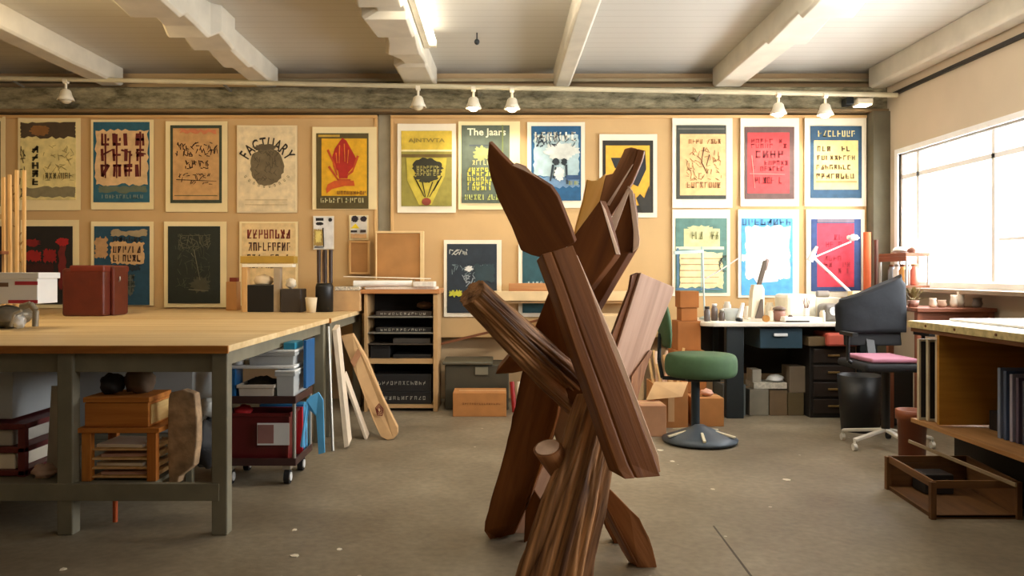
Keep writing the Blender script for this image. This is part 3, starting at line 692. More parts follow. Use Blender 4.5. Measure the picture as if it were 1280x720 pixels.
# small wooden rack with a wooden chest on it
rk = thing('wooden_rack', (-1.83, 4.0, .243), 'small orange brown wooden rack of paper trays on the bench lower shelf', 'rack')
x0, x1, y0, y1 = -2.02, -1.66, 3.86, 4.16
MB().box(x0-.02, x1+.02, y0-.01, y1+.01, .478, .502).build('top_board', honey, rk, .003)
for x in (x0, x1-.045):
    for y in (y0, y1-.04): MB().box(x, x+.045, y, y+.04, .243, .478).build('leg', honey, rk, .003)
for z in (.258, .30, .345, .39):
    MB().box(x0+.046, x1-.046, y0+.01, y1-.01, z, z+.008).build('shelf', pine, rk, .001)
    MB().box(x1-.036, x1-.01, y0+.042, y1-.042, z, z+.022).build('side_rail', pine, rk, .002)
for i, z in enumerate((.266, .308, .353, .398)):
    one('paper_stack', MB().obox(((x0+x1)/2+.008*(-1)**i, 4.0, z+.0085), (.23, .2, .014), (0, 0, .06*(-1)**i)), cream_paper if i % 2 else mat('pinkish_paper', (196, 158, 140), .85), ['cream', 'pinkish', 'white', 'rose'][i]+' paper stack on the '+['lowest', 'second', 'third', 'top'][i]+' tray of the wooden rack', 'paper', 'papers in the wooden rack')
ch = thing('wooden_chest', (-1.85, 4.0, .503), 'honey brown wooden chest on top of the small rack under the bench', 'chest')
MB().box(-2.01, -1.70, 3.87, 4.12, .503, .62).build('body', honey, ch, .004)
MB().box(-2.016, -1.694, 3.864, 4.126, .622, .648).build('lid', honey, ch, .004)
MB().box(-1.699, -1.692, 3.885, 4.105, .515, .61).build('side_panel', wood('pale_side', (196, 158, 96), (222, 190, 130)), ch, .002)
cb = MB(); cb.blob((-1.93, 3.98, .70), (.06, .06, .052), 1, .3, 2, flat=.6485)
one('dark_pouch', cb, mat('charcoal_cloth', (44, 42, 42), .9), 'rounded charcoal pouch on the left of the wooden chest', 'pouch')
cb = MB(); cb.blob((-1.80, 4.0, .71), (.075, .06, .065), 2, .35, 2.4, flat=.6485)
one('brown_pouch', cb, mat('umber_cloth', (98, 78, 58), .9), 'crumpled brown pouch on the right of the wooden chest', 'pouch')
cb = MB(); cb.lathe((-1.84, 4.08, .6485), [(.03, 0), (.03, .14), (.016, .17), (.016, .20)], 16)
one('dark_bottle', cb, black_plastic, 'short dark bottle behind the pouches on the wooden chest', 'bottle')
# hanging parchment bag
bgm = MB(); r = random.Random(3); pts = []
for u, v in ((210, 500), (212, 491), (228, 487), (243, 492), (246, 520), (246, 552), (242, 582), (233, 589), (224, 596), (222, 604), (211, 604), (209, 560)):
    pts.append(P(u, v, 3.93))
bgm.prism(pts, (.01, .05, 0)); one('parchment_bag', bgm, mat('parchment', (168, 138, 104), .8, .4, 16, .6), 'mottled parchment bag standing right of the wooden rack', 'bag', None, .006)
bb = MB(); bb.blob((-1.50, 4.12, .37), (.075, .14, .12), 6, .3, 2, flat=.2435)
one('black_bag', bb, mat('black_bag_cloth', (22, 22, 24), .7), 'black slumped bag behind the right near bench leg', 'bag')
bb = MB(); bb.blob((-1.50, 4.15, .555), (.07, .10, .045), 7, .35, 2)
one('folded_cloth', bb, mat('grey_white_cloth', (186, 190, 188), .9), 'grey white folded cloth on the black bag behind the bench leg', 'cloth')
one('orange_rod', MB().tube(P(144, 653, 3.98)*1+Vector((0, 0, .003)), (X_(144, 3.98), 3.98, .163), .012), mat('orange_plastic', (206, 92, 40), .5), 'short orange rod standing on the floor under the near bench', 'rod')

# big pale bins on the floor behind the bench shelf
tub('storage_bin', -2.98, -2.16, 4.72, 5.3, .3, .80, milky, 'wide pale grey bin under the bench behind the wooden chest', grey_plastic, 'pale bins under the bench')
pl = MB()
pl.box(-3.1, -1.80, 4.7, 4.74, .24, .27); pl.box(-3.1, -1.8, 5.2, 5.24, .24, .27)
for x in (-3.05, -1.83):
    for y in (4.72, 5.22): pl.box(x-.02, x+.02, y-.02, y+.02, 0, .27)
pl.box(-3.1, -1.80, 4.7, 5.34, .272, .296)
one('low_stand', pl, bench_grey, 'low grey stand carrying the pale bins under the bench', 'stand', None, .003)
tub('storage_bin', -2.12, -1.82, 4.74, 5.3, .3, .80, milky, 'narrow pale grey bin under the bench nearer the trolley', grey_plastic, 'pale bins under the bench')

# ------------------------------------------------------------------ trolley with plastic bins
ct = thing('trolley', (-1.4, 4.9, 0), 'dark two tier trolley on castors beside the near bench leg', 'trolley')
cx0, cx1, cy0, cy1 = -1.66, -1.20, 4.70, 5.12
pur = mat('dark_maroon_metal', (72, 48, 46), .4, metal=.3)
def tray(z0, nm):
    mb = MB(); crate_mesh(mb, cx0, cx1, cy0, cy1, z0, z0+.045, .01); mb.build(nm, pur, ct, .003)
tray(.115, 'lower_tray'); tray(.480, 'upper_tray')
for x in (cx0+.012, cx1-.012):
    for y in (cy0+.012, cy1-.012): MB().tube((x, y, .12), (x, y, .52), .011).build('post', steel, ct)
rub = mat('black_rubber', (20, 20, 22), .7)
for x in (cx0+.06, cx1-.06):
    for y in (cy0+.05, cy1-.05):
        w_ = MB().tube((x-.016, y, .042), (x+.016, y, .042), .042, n=24).build('wheel', rub, ct)
        MB().tube((x-.021, y, .042), (x+.021, y, .042), .026, n=20).build('hub', white_plastic, w_)
        MB().box(x-.024, x+.024, y-.03, y+.03, .087, .114).build('castor_plate', steel, ct, .003)
# lower tier
LT = .1265
tub('red_bin', -1.64, -1.245, 4.73, 4.94, LT, .42, mat('dark_red_plastic', (96, 24, 26), .4), 'dark red open bin on the lower tier of the trolley', None, None, 'bin')
lb = thing('label_sheet', (-1.36, 4.705, .3), 'white and pink sheet leaning on the front of the dark red bin', 'paper')
MB().obox((-1.335, 4.712, .30), (.19, .004, .13)).build('sheet', white_plastic, lb)
MB().obox((-1.38, 4.7095, .30), (.095, .001, .11)).build('pink_field', mat('dusty_pink', (146, 104, 98), .8), lb)
one('red_cloth', MB().blob((-1.55, 4.83, .415), (.055, .06, .04), 2, .3), mat('bright_red_cloth', (178, 24, 28), .8), 'bright red cloth heaped in the dark red trolley bin', 'cloth')
for i in range(5):
    c = [(198, 32, 40), (46, 120, 178), (86, 178, 226), (60, 52, 92), (96, 190, 236)][i]
    x = -1.225+.0
    y = 4.97+i*.028
    one('folder', MB().box(-1.50, -1.225, y-.010, y+.010, LT, LT+.29+.012*(i % 3)), mat('folder_%d' % i, c, .5), ['red', 'mid blue', 'light blue', 'violet', 'pale blue'][i]+' folder standing at the back of the trolley lower tier', 'folder', 'folders on the trolley', .002)
hb = MB(); pts = [P(383, 500, 4.8), P(388, 495, 4.8), P(398, 490, 4.82), P(404, 500, 4.82), P(405, 540, 4.82), P(406, 566, 4.82), P(398, 568, 4.82), P(395, 520, 4.82), P(386, 512, 4.82), P(378, 560, 4.8), P(375, 558, 4.8)]
hb.prism(pts, (0, .012, 0)); one('blue_plastic_sheet', hb, mat('sky_blue_film', (96, 180, 232), .35), 'sky blue plastic sheet hanging off the right side of the trolley', 'sheet', None, .002)
# upper tier
UT = .4915
one('blue_box', MB().box(-1.645, -1.56, 4.72, 4.86, UT, .68), blue_plastic, 'narrow deep blue box at the left of the trolley top', 'box', None, .006)
tub('cream_tray', -1.545, -1.335, 4.72, 5.0, UT, .59, mat('cream_plastic', (206, 196, 182), .45), 'cream open tray at the front of the trolley top', None, None, 'tray')
one('tool_bundle', MB().blob((-1.44, 4.86, .575), (.085, .10, .045), 3, .4, 4), mat('dark_olive_cloth', (52, 46, 34), .9), 'dark bundle of tools lying in the cream tray', 'tools')
tub('clear_bin', -1.32, -1.215, 4.72, 5.08, UT, .66, milky, 'ribbed clear bin at the right front of the trolley top', white_plastic, 'clear bins on the trolley', 'bin')
lid = MB(); lid.box(-1.64, -1.215, 4.73, 5.09, .6815, .70); one('plastic_lid', lid, white_plastic, 'flat white lid laid across the bins on the trolley', 'lid', None, .006)
tub('white_bin', -1.50, -1.225, 4.76, 5.06, .7015, .775, milky, 'cloudy white bin stacked on the flat lid of the trolley', white_plastic, 'clear bins on the trolley', 'bin')
mg = thing('white_mug', (-1.57, 4.80, .7015), 'white mug on the left of the trolley lid', 'mug')
MB().lathe((-1.57, 4.80, .7015), [(.034, 0), (.036, .085), (.031, .085), (.03, .01)], 20).build('body', white_plastic, mg)
MB().path([(-1.603, 4.80, .77), (-1.625, 4.80, .765), (-1.63, 4.80, .74), (-1.60, 4.80, .72)], .005).build('handle', white_plastic, mg)
one('blue_folder', MB().box(-1.19, -1.172, 4.84, 5.06, .55, .84), blue_plastic, 'upright blue board against the right side of the trolley bins', 'board', None, .002)
one('blue_packet', MB().box(-1.30, -1.23, 4.80, 5.0, .790, .83), mat('teal_packet', (30, 120, 150), .5), 'flat teal packet on the cloudy white bin', 'packet', None, .004)

# leaning boards right of the benches
lb = MB()
prof = [(0, 0), (.04, -.0), (.10, .05), (.12, .12)]
def lean_board(pts, off, m, label, cat='board', name='leaning_board', bevel=.003):
    mb = MB(); mb.prism(pts, off, (pts[0]-pts[len(pts)//2])); return one(name, mb, m, label, cat, None, bevel)
cb_t = thing('cardboard_plank', (X_(480, 6.0), 6.0, 0), 'long rounded tan cardboard plank leaning right of the benches', 'board')
fpts = [P(426, 421, 6.35), P(441, 418, 6.35), P(459, 450, 6.25), P(478, 497, 6.1), P(497, 535, 6.0), P(497, 543, 5.98), P(492, 549, 5.97), P(484, 550, 5.97), P(476, 546, 5.98), P(466, 525, 6.03), P(447, 474, 6.17)]
fpts = [Vector((p.x, p.y, max(.002, p.z))) for p in fpts]
MB().prism(fpts, (0, .05, .008), Vector((-.3, .3, .8))).build('panel', carton_pale, cb_t, .004)
lg = MB(); c0 = P(474, 512, 6.035)
for k in range(3):
    s_ = .045-.013*k
    q = [c0+Vector((-s_*.6, -.004-.001*k, s_*.3)), c0+Vector((0, -.004, s_)), c0+Vector((s_*.7, -.004, s_*.1)), c0+Vector((s_*.5, -.004, -s_)), c0+Vector((-s_*.3, -.004, -s_*.9))]
    for a, b_ in zip(q, q[1:]+q[:1]): lg.bar(a, b_, .006, .002)
lg.build('red_emblem', mat('dark_red_ink', (112, 34, 22), .8), cb_t)
MB().prism([P(438, 452, 6.205), P(443, 459, 6.19), P(452, 442, 6.265), P(447, 436, 6.285)], (0, -.004, 0)).build('brown_tape', mat('brown_tape', (150, 100, 60), .6), cb_t)
lean_board([P(415, 412, 5.95), P(421, 412, 5.95), P(436, 558, 5.66), P(430, 560, 5.66)], (0, .12, .03), mat('pale_board_edge', (214, 198, 176), .7), 'pale narrow board leaning steeply against the bench corner')
lean_board([P(427, 470, 6.0), P(430, 469, 6.0), P(459, 549, 6.0), P(456, 551, 6.0)], (0, .10, .02), mat('pale_board_edge', (214, 198, 176), .7), 'thin pale stick leaning between the pale board and cardboard plank')
one('thin_metal_post', MB().tube((X_(410, 5.8), 5.8, .86), (X_(416, 5.6), 5.6, .003), .012), steel, 'thin grey metal rod leaning under the bench right edge', 'rod')

# ------------------------------------------------------------------ things on the near bench, left
mch = thing('clamp_tool', (X_(22, 4.85), 4.85, .906), 'grey crumpled clamp like tool at the left end of the near bench', 'tool')
gm = mat('worn_grey_metal', (132, 124, 108), .45, .2, 20, .3, .3)
bx_ = MB(); bx_.blob((X_(8, 4.95), 4.95, .98), (.16, .12, .07), 3, .35, 2.5, flat=.907); bx_.build('body', gm, mch)
j = MB()
j.path([P(26, 384, 4.75), P(38, 380, 4.75), P(45, 388, 4.75), P(44, 408, 4.75)], .018); j.build('jaw', gm, mch)
k_ = MB(); k_.blob(P(24, 402, 4.74), (.04, .03, .04), 5, .3); k_.build('white_knob', white_plastic, mch)
k_ = MB(); k_.path([P(14, 408, 4.72), P(18, 392, 4.72), P(27, 388, 4.72)], .010); k_.build('wire', steel, mch)
wb = thing('white_red_box', (X_(20, 4.95), 4.95, 1.062), 'white box with a red stripe on the grey tool, at the left edge', 'box')
xr = X_(47, 4.85)
MB().box(-3.35, xr, 4.85, 5.07, 1.062, 1.215).build('body', white_plastic, wb, .004)
MB().box(-3.36, xr+.012, 4.84, 5.08, 1.215, 1.252).build('lid', white_plastic, wb, .004)
MB().box(-2.94, xr+.001, 4.847, 4.85, 1.176, 1.198).build('red_stripe', mat('label_red', (170, 44, 58), .6), wb)
MB().box(-2.98, xr+.001, 4.847, 4.85, 1.065, 1.085).build('red_base_stripe', mat('label_red', (170, 44, 58), .6), wb)
MB().box(-3.08, -2.98, 4.847, 4.85, 1.165, 1.19).build('brown_smudge', mat('brown_print', (110, 84, 66), .7), wb)
# dark red case on the far bench
cs = thing('leather_case', (X_(107, 6.5), 6.5, .906), 'dark red leather case standing on the bench below the blue print', 'case')
lea = mat('oxblood_leather', (92, 34, 20), .45, .15, 12, .1)
x0, x1 = X_(77, 6.3), X_(130, 6.3)
MB().box(x0, x1, 6.3, 6.72, .907, 1.285).build('body', lea, cs, .02, seg=3)
MB().box(x0+.06, x1+.004, 6.294, 6.726, 1.255, 1.31).build('lid', mat('oxblood_lid', (112, 40, 26), .45), cs, .016, seg=3)
MB().box(x1+.001, x1+.028, 6.40, 6.62, .907, 1.30).build('side_flap', lea, cs, .01)
MB().path([(x1+.002, 6.5, 1.16), (x1+.04, 6.48, 1.19), (x1+.04, 6.48, 1.22)], .006).build('clasp', steel, cs)
# wooden pole stand at the left edge
ps = thing('pole_stand', (X_(14, 6.2), 6.25, .906), 'bundle of upright wooden poles at the left edge on the bench', 'stand')
r = random.Random(8)
for i, px in enumerate((5, 10, 16, 21)):
    MB().bar((X_(px, 6.2), 6.2+.03*i, .908), (X_(px+r.uniform(-1, 1), 6.2), 6.2+.03*i, Z_(212+r.uniform(-4, 10), 6.2)), .022, .022).build('pole', pine, ps, .002)
MB().box(X_(0, 6.2), X_(23, 6.2), 6.16, 6.32, .908, .94).build('base_block', pine, ps, .003)
MB().box(X_(-8, 6.2), X_(12, 6.2), 6.10, 6.19, Z_(318, 6.2), Z_(314, 6.2)).build('small_shelf', brown_wood, ps, .002)
br = MB(); p = Vector((X_(24, 6.28), 6.28, .94))
for i in range(16):
    q = p+Vector((r.uniform(-.018, .018), r.uniform(-.01, .01), .066)); br.tube(p, q, .008, .006, 6)
    br.tube(q, q+Vector((r.uniform(-.05, .05), r.uniform(-.03, .01), r.uniform(.0, .04))), .008, .003, 5); p = q
br.build('twisted_branch', wood('dry_branch', (140, 106, 60), (180, 146, 92)), ps)

# small press frame and clutter on the far bench
pf = thing('wooden_press', (X_(330, 7.1), 7.1, .906), 'small wooden press frame with a golden crossbar on the far bench', 'press')
YY = 7.0
MB().box(X_(301, YY), X_(368, YY), 6.98, 7.12, Z_(329, YY), Z_(320, YY)).build('crossbar', mat('golden_bar', (178, 142, 58), .4), pf, .004)
MB().box(X_(303, YY), X_(366, YY), 6.99, 7.11, Z_(334, YY), Z_(330, YY)).build('cream_bar', cream_paper, pf, .002)
MB().box(X_(302, YY), X_(309, YY), 7.0, 7.08, .907, Z_(334, YY)).build('post', pine, pf, .003)
MB().box(X_(342, YY), X_(350, YY), 7.0, 7.08, .907, Z_(334, YY)).build('post', mat('grey_post_paint', (164, 146, 122), .6), pf, .003)
MB().box(X_(309, YY), X_(342, YY), 7.0, 7.2, .907, Z_(356, YY)).build('dark_bed', black_plastic, pf, .006)
cc = MB(); cc.blob((X_(326, YY), 7.08, 1.20), (.12, .08, .06), 6, .25, 2.5)
one('white_cloth', MB().blob((X_(326, 7.0), 7.08, 1.185), (.085, .06, .05), 6, .2, 2.5), mat('off_white_cloth', (228, 208, 176), .9), 'off-white folded cloth on the dark bed of the wooden press', 'cloth')
one('dark_toolbox', MB().box(X_(352, 7.0), X_(378, 7.0), 6.95, 7.15, .907, Z_(361, 7.0)), mat('charcoal', (52, 44, 38), .6), 'low dark toolbox right of the wooden press', 'box', None, .008)
one('white_plaster_piece', MB().blob((X_(362, 7.0), 7.05, 1.155), (.045, .04, .045), 9, .4, 3), mat('plaster', (220, 208, 186), .8), 'white plaster piece lying on the dark toolbox', 'ornament')
cp = thing('paper_cup', (X_(389, 6.9), 6.9, .906), 'crumpled cream paper cup left of the black tube holder', 'cup')
MB().lathe((X_(389, 6.9), 6.9, .907), [(.038, 0), (.052, .13), (.048, .13), (.035, .01)], 18).build('body', mat('cup_paper', (214, 196, 164), .8), cp)
bt = thing('tube_holder', (X_(405, 7.0), 7.1, .906), 'black holder with three tall dark tubes on the far bench', 'holder')
MB().lathe((X_(404, 7.0), 7.05, .907), [(.075, 0), (.078, .22), (.068, .25), (.06, .25)], 24).build('base', black_plastic, bt)
for px in (397, 405, 412): MB().tube((X_(px, 7.0), 7.05, 1.16), (X_(px-1, 7.0), 7.08, Z_(312, 7.0)), .016, .018).build('tube', mat('dark_brown_tube', (50, 32, 24), .5), bt)
one('pale_tube', MB().tube((X_(401, 7.04), 7.12, 1.16), (X_(401, 7.04), 7.12, Z_(313, 7.04)), .010), mat('pinkish_tube', (190, 150, 116), .6), 'pale pinkish rod standing among the dark tubes', 'rod')
one('small_ledge_box', MB().box(X_(287, 7.4), X_(300, 7.4), 7.3, 7.42, .907, Z_(352, 7.4)), mat('tan_box', (198, 146, 92), .8), 'narrow tan box on the bench left of the wooden press', 'box', None, .004)
one('tiny_red_block', MB().box(X_(289, 7.36), X_(298, 7.36), 7.31, 7.38, Z_(352, 7.4)+.001, Z_(347, 7.4)), mat('rust_red', (130, 50, 30), .6), 'tiny rust red block on the narrow tan box', 'block', None, .003)
carton_box(X_(416, 7.15), X_(450, 7.15), 7.15, 7.45, .907, 1.09, 'low tan carton on the bench corner beside the dark shelf unit', carton_pale)
one('patterned_tray', MB().box(X_(418, 7.16), X_(449, 7.16), 7.17, 7.4, 1.092, 1.125), mat('speckled_white', (206, 196, 178), .7, .5, 60), 'speckled white tray on the low tan carton', 'tray', None, .004)

# ------------------------------------------------------------------ dark shelf unit left of the sculpture
su = thing('shelf_unit', (-.9, 7.4, 0), 'tan framed shelf unit filled with black boxes below the bare brown panel', 'shelf')
x0, x1, y0, y1 = X_(455, 7.2), X_(547, 7.2), 7.2, 7.62
fr_m = wood('tan_laminate', (176, 140, 96), (198, 162, 116), .6, 8, .08, .05)
MB().box(x0-.03, x1+.02, y0-.02, 7.74, 1.062, 1.10).build('top_board', wood('rust_board', (170, 110, 66), (196, 140, 90)), su, .003)
MB().box(x1-.04, x1, y0, y1, 0, 1.06).build('side_panel', fr_m, su, .003)
MB().box(x0, x0+.03, y0, y1, 0, 1.06).build('side_panel', fr_m, su, .003)
MB().box(x0+.031, x1-.041, y1-.012, y1, 0, 1.06).build('back_panel', mat('dark_back', (36, 30, 26), .8), su)
for z, th, m_ in ((.43, .045, fr_m), (.03, .03, fr_m), (.845, .012, steel), (.70, .012, steel), (.60, .010, mat('dark_shelf', (70, 60, 50), .6))):
    MB().box(x0+.031, x1-.041, y0+.01, y1-.013, z, z+th).build('shelf', m_, su, .002)
bkb = mat('black_box_card', (26, 24, 24), .6)
def bbox(a, b_, z0, z1, label, wr=True, y0_=7.25, lines=1, m_=None):
    t = thing('black_box', ((a+b_)/2, 7.4, z0), label, 'box', 'boxes in the dark shelf unit')
    MB().box(a, b_, y0_, y1-.03, z0, z1).build('body', m_ or bkb, t, .003)
    if wr:
        mb = MB(); r = random.Random(int(z0*1000)); h = min(.03, (z1-z0)*.4)
        for k in range(12): glyph(mb, a+.04+k*(b_-a-.08)/12, (z0+z1)/2-h/2, (b_-a-.08)/12*.7, h, y0_-.0015, r, .004)
        mb.build('lettering', mat('grey_ink', (176, 172, 160), .8), t)
    return t
bbox(x0+.06, x1-.06, .061, .17, 'black box with thin pale line of writing at the bottom of the shelf unit')
bbox(x0+.08, x1-.06, .172, .33, 'black box with bold pale writing, second from the bottom of the shelf unit')
bbox(x0+.05, -1.0, .476, .59, 'plain black box on the middle shelf, left half', False)
bbox(-.97, x1-.06, .476, .51, 'flat black folder on the middle shelf, right half', False)
bbox(-.97, x1-.07, .612, .655, 'flat charcoal box with pale edge under the upper steel shelf', False, m_=mat('charcoal_card', (62, 56, 50), .7))
bbox(x0+.10, x1-.06, .713, .755, 'black flat box with white writing on the upper steel shelf')
bbox(x0+.10, x1-.06, .858, .90, 'pale edged black box on the top steel shelf', True, m_=mat('dark_brown_card', (58, 48, 40), .7))
one('paper_roll', MB().blob((-.70, 7.42, .95), (.07, .09, .035), 3, .3, 3), mat('brown_wrap', (110, 84, 60), .8), 'brown crumpled wrap on the highest box in the shelf unit', 'wrap')
# top of unit
zt = 1.10
one('paper_stack', MB().box(x0-.0, x1-.02, 7.25, 7.58, zt+.001, zt+.022), mat('stack_white', (224, 216, 204), .8, .1, 60), 'thick white paper stack lying on top of the shelf unit', 'paper', None, .002)
rl = MB().tube((X_(441, 7.2), 7.24, zt+.052), (X_(514, 7.2), 7.27, zt+.052), .028, n=20)
one('white_paper_roll', rl, mat('roll_white', (236, 236, 232), .6), 'long white paper roll with blue grey shadow on the shelf unit', 'roll')
one('white_papers', MB().box(X_(516, 7.2), X_(542, 7.2), 7.22, 7.5, zt+.023, zt+.07), mat('stack_white', (224, 216, 204), .8, .1, 60), 'loose white papers right of the long roll', 'paper', None, .004)
one('cream_sheet', MB().obox((X_(485, 7.45), 7.45, zt+.105), (.78, .26, .008), (0, math.radians(1.5), 0)), cream_paper, 'cream board laid over the roll on the shelf unit', 'board', None, .002)
one('paper_support_stack', MB().box(x0+.02, -.80, 7.34, 7.55, zt+.023, zt+.088), mat('tan_card_stack', (206, 176, 130), .8), 'stack of tan card under the cream board', 'paper', None, .002)
# bare framed panel
bp_ = thing('canvas_panel', (X_(499, 7.7), 7.68, zt+.001), 'bare brown panel with pale frame standing on the shelf unit', 'panel')
xa, xb, za, zb = X_(470, 7.68), X_(530, 7.68), zt+.001, Z_(289, 7.68)
MB().box(xa+.01, xb-.03, 7.66, 7.70, za+.01, zb-.012).build('canvas', mat('raw_brown_canvas', (170, 122, 70), .85), bp_)
f = MB(); f.box(xa, xb, 7.645, 7.71, zb-.02, zb); f.box(xb-.035, xb, 7.645, 7.71, za, zb-.02); f.box(xa, xa+.012, 7.645, 7.71, za, zb-.02); f.box(xa, xb, 7.645, 7.71, za, za+.012)
f.build('frame', mat('pale_frame', (226, 196, 144), .7), bp_, .003)
ef = thing('empty_frame', (X_(449, 7.75), 7.74, Z_(345, 7.75)), 'narrow tan picture frame below the yellow triangle flyer', 'frame')
f = MB(); xa, xb = X_(436, 7.76), X_(462, 7.76)
za, zb = Z_(343, 7.76), Z_(301, 7.76)
f.box(xa, xa+.02, 7.755, 7.778, za, zb); f.box(xb-.02, xb, 7.755, 7.778, za, zb); f.box(xa+.02, xb-.02, 7.755, 7.778, zb-.02, zb); f.box(xa+.02, xb-.02, 7.755, 7.778, za, za+.02); f.build('moulding', pine, ef, .002)
MB().box(xa+.02, xb-.02, 7.768, 7.776, za+.02, zb-.02).build('backing', mat('raw_brown_canvas', (170, 122, 70), .85), ef)

# dark trunk and carton right of the unit
tr = thing('footlocker', (X_(585, 7.3), 7.4, 0), 'dark olive storage trunk on the floor beside the shelf unit', 'trunk')
olv = mat('dark_olive_plastic', (62, 58, 44), .6, .1)
MB().box(X_(556, 7.3), X_(636, 7.3), 7.3, 7.74, 0, .41).build('body', olv, tr, .012)
MB().box(X_(553, 7.3), X_(616, 7.3), 7.27, 7.76, .412, .44).build('lid', mat('olive_lid', (84, 80, 64), .5), tr, .01)
MB().box(X_(594, 7.3), X_(610, 7.3), 7.285, 7.30, .32, .39).build('label_patch', mat('grey_patch', (110, 106, 88), .7), tr)
cbx = carton_box(X_(566, 6.95), X_(633, 6.95), 6.95, 7.26, .0, .205, 'orange brown flat carton on the floor before the olive trunk')
mb = MB(); r = random.Random(9)
for k in range(16): glyph(mb, X_(578, 6.95)+k*.021, .105, .014, .014, 6.947, r, .003)
mb.build('lettering', mat('carton_ink', (120, 70, 30), .8), cbx)
one('red_white_roll', MB().tube((X_(643, 7.2), 7.15, 0.005), (X_(640, 7.2), 7.2, .27), .022), red_plastic, 'red roll standing on the floor right of the orange brown carton', 'roll')
one('pale_roll', MB().tube((X_(651, 7.2), 7.15, 0.005), (X_(649, 7.2), 7.2, .27), .025), cream_paper, 'pale paper roll standing right of the red roll', 'roll')
one('leaning_stick', MB().bar((X_(538, 7.7), 7.70, Z_(433, 7.7)), (X_(690, 7.7), 7.70, Z_(396, 7.7)), .022, .03), brown_wood, 'thin brown stick running diagonally behind the sculpture', 'stick')
# shelf ledge behind the sculpture
ld = thing('wall_ledge', (X_(680, 7.6), 7.7, Z_(380, 7.6)), 'cream wall ledge behind the sculpture', 'shelf')
MB().box(X_(607, 7.6), X_(800, 7.6), 7.58, 7.775, Z_(376, 7.6), Z_(364, 7.6)).build('board', mat('cream_ledge', (224, 196, 150), .7), ld, .004)
MB().box(X_(607, 7.6)+.02, X_(800, 7.6)-.02, 7.60, 7.775, Z_(379, 7.6), Z_(376, 7.6)-.001).build('under_rail', mat('tan_rail', (160, 128, 86), .7), ld)  # darker tan strip below the ledge board
one('wooden_ruler', MB().box(X_(636, 7.6), X_(690, 7.6), 7.60, 7.66, Z_(364, 7.6)+.001, Z_(354, 7.6)), wood('rust_board', (170, 110, 66), (196, 140, 90)), 'rust brown wooden block on the cream wall ledge', 'block', None, .003)
one('cream_cabinet', MB().box(X_(700, 7.3), X_(805, 7.3), 7.3, 7.7, 0, Z_(394, 7.3)), mat('cream_cabinet_paint', (222, 194, 150), .6), 'low cream cabinet against the wall behind the pale sculpture plank', 'cabinet', None, .01)

# ------------------------------------------------------------------ the sculpture
sc = thing('wooden_sculpture', (.35, 3.3, 0), 'abstract sculpture of rough brown planks and split logs in the middle of the floor', 'sculpture')
w_dark = wood('walnut_dark', (90, 48, 13), (122, 70, 25), .6, 8, .06, .3, .2)
w_mid = wood('walnut_mid', (110, 66, 32), (178, 120, 74), .5, 14, .05, .5)
w_light = wood('pale_wood_and_lit_edges', (214, 178, 150), (238, 208, 182), .6, 12, .05, .35)  # pale wood; on the edge strips it paints window light
w_orange = wood('amber_wood', (232, 168, 70), (250, 200, 116), .6, 12, .06, .25)
w_log = wood('split_log', (74, 42, 16), (206, 150, 98), .55, 17, .045, 1.0)

def plank(pix, off, m, ax, name='plank', bevel=.004, ragged=0, seed=0):
    """pix: outline (px, py, Y); off: thickness vector; edges get small chips"""
    pts = [P(*q) for q in pix]
    if ragged:
        r = random.Random(seed); out = []
        for a, b_ in zip(pts, pts[1:]+pts[:1]):
            L = (b_-a).length; k = max(1, int(L/.05)); d = (b_-a).normalized(); nn = Vector((d.z, 0, -d.x))
            for i in range(k): out.append(a.lerp(b_, i/k)+(nn*r.uniform(-ragged, ragged) if i else Vector((0, 0, 0))))
        pts = out
    a0, a1 = P(*ax[0]), P(*ax[1])
    return MB().prism(pts, off, a1-a0).build(name, m, sc, bevel)

def log(p0, p1, w0, w1, d0, d1, m, seed, name='log', amp=.10, ng=9, floor=False, n=150, ns=44, side=None, taper_top=0):
    """split log: grooved along its length, elliptical (w across the view, d in depth)"""
    p0 = Vector(p0); p1 = Vector(p1); ax = (p1-p0).normalized()
    a = ax.cross(Vector((0, 1, 0))).normalized(); b_ = a.cross(ax).normalized()
    rings = []; r = random.Random(seed); ph = r.uniform(0, 6)
    for k in range(ns+1):
        t = k/ns; c = p0.lerp(p1, t); ring = []
        for i in range(n):
            an = 2*math.pi*i/n
            sq = (abs(math.cos(an))**3.2+abs(math.sin(an))**3.2)**(-1/3.2)
            g = mn.noise(Vector((math.cos(an)*ng/3, math.sin(an)*ng/3, t*1.2+seed*7)))*amp*2
            g += mn.noise(Vector((math.cos(an)*ng, math.sin(an)*ng, t*2+seed*3)))*amp*.9
            g += .05*mn.noise(Vector((seed, t*5, 0)))
            for fq, dp in ((2.3, .10), (4.7, .06)):          # long drying cracks and ridges
                v_ = abs(mn.noise(Vector((math.cos(an)*fq+.25*t, math.sin(an)*fq, t*.9+seed*1.7+fq))))
                g -= dp*max(0, 1-v_*9)
            q = sq*(1+g)
            w_ = (w0*(1-t)+w1*t)/2; dd = (d0*(1-t)+d1*t)/2
            p = c+a*math.cos(an)*w_*q+b_*math.sin(an)*dd*q
            if floor: p.z = max(p.z, .0)
            ring.append(p)
        rings.append(ring)
    return MB().loft(rings, True, ax).build(name, m, sc)

# big grooved front trunk
log(P(752, 500, 3.22), Vector((X_(683, 2.98), 2.98, -.02)), .175, .285, .16, .22, w_log, 11, 'split_log', .13, 8, True)
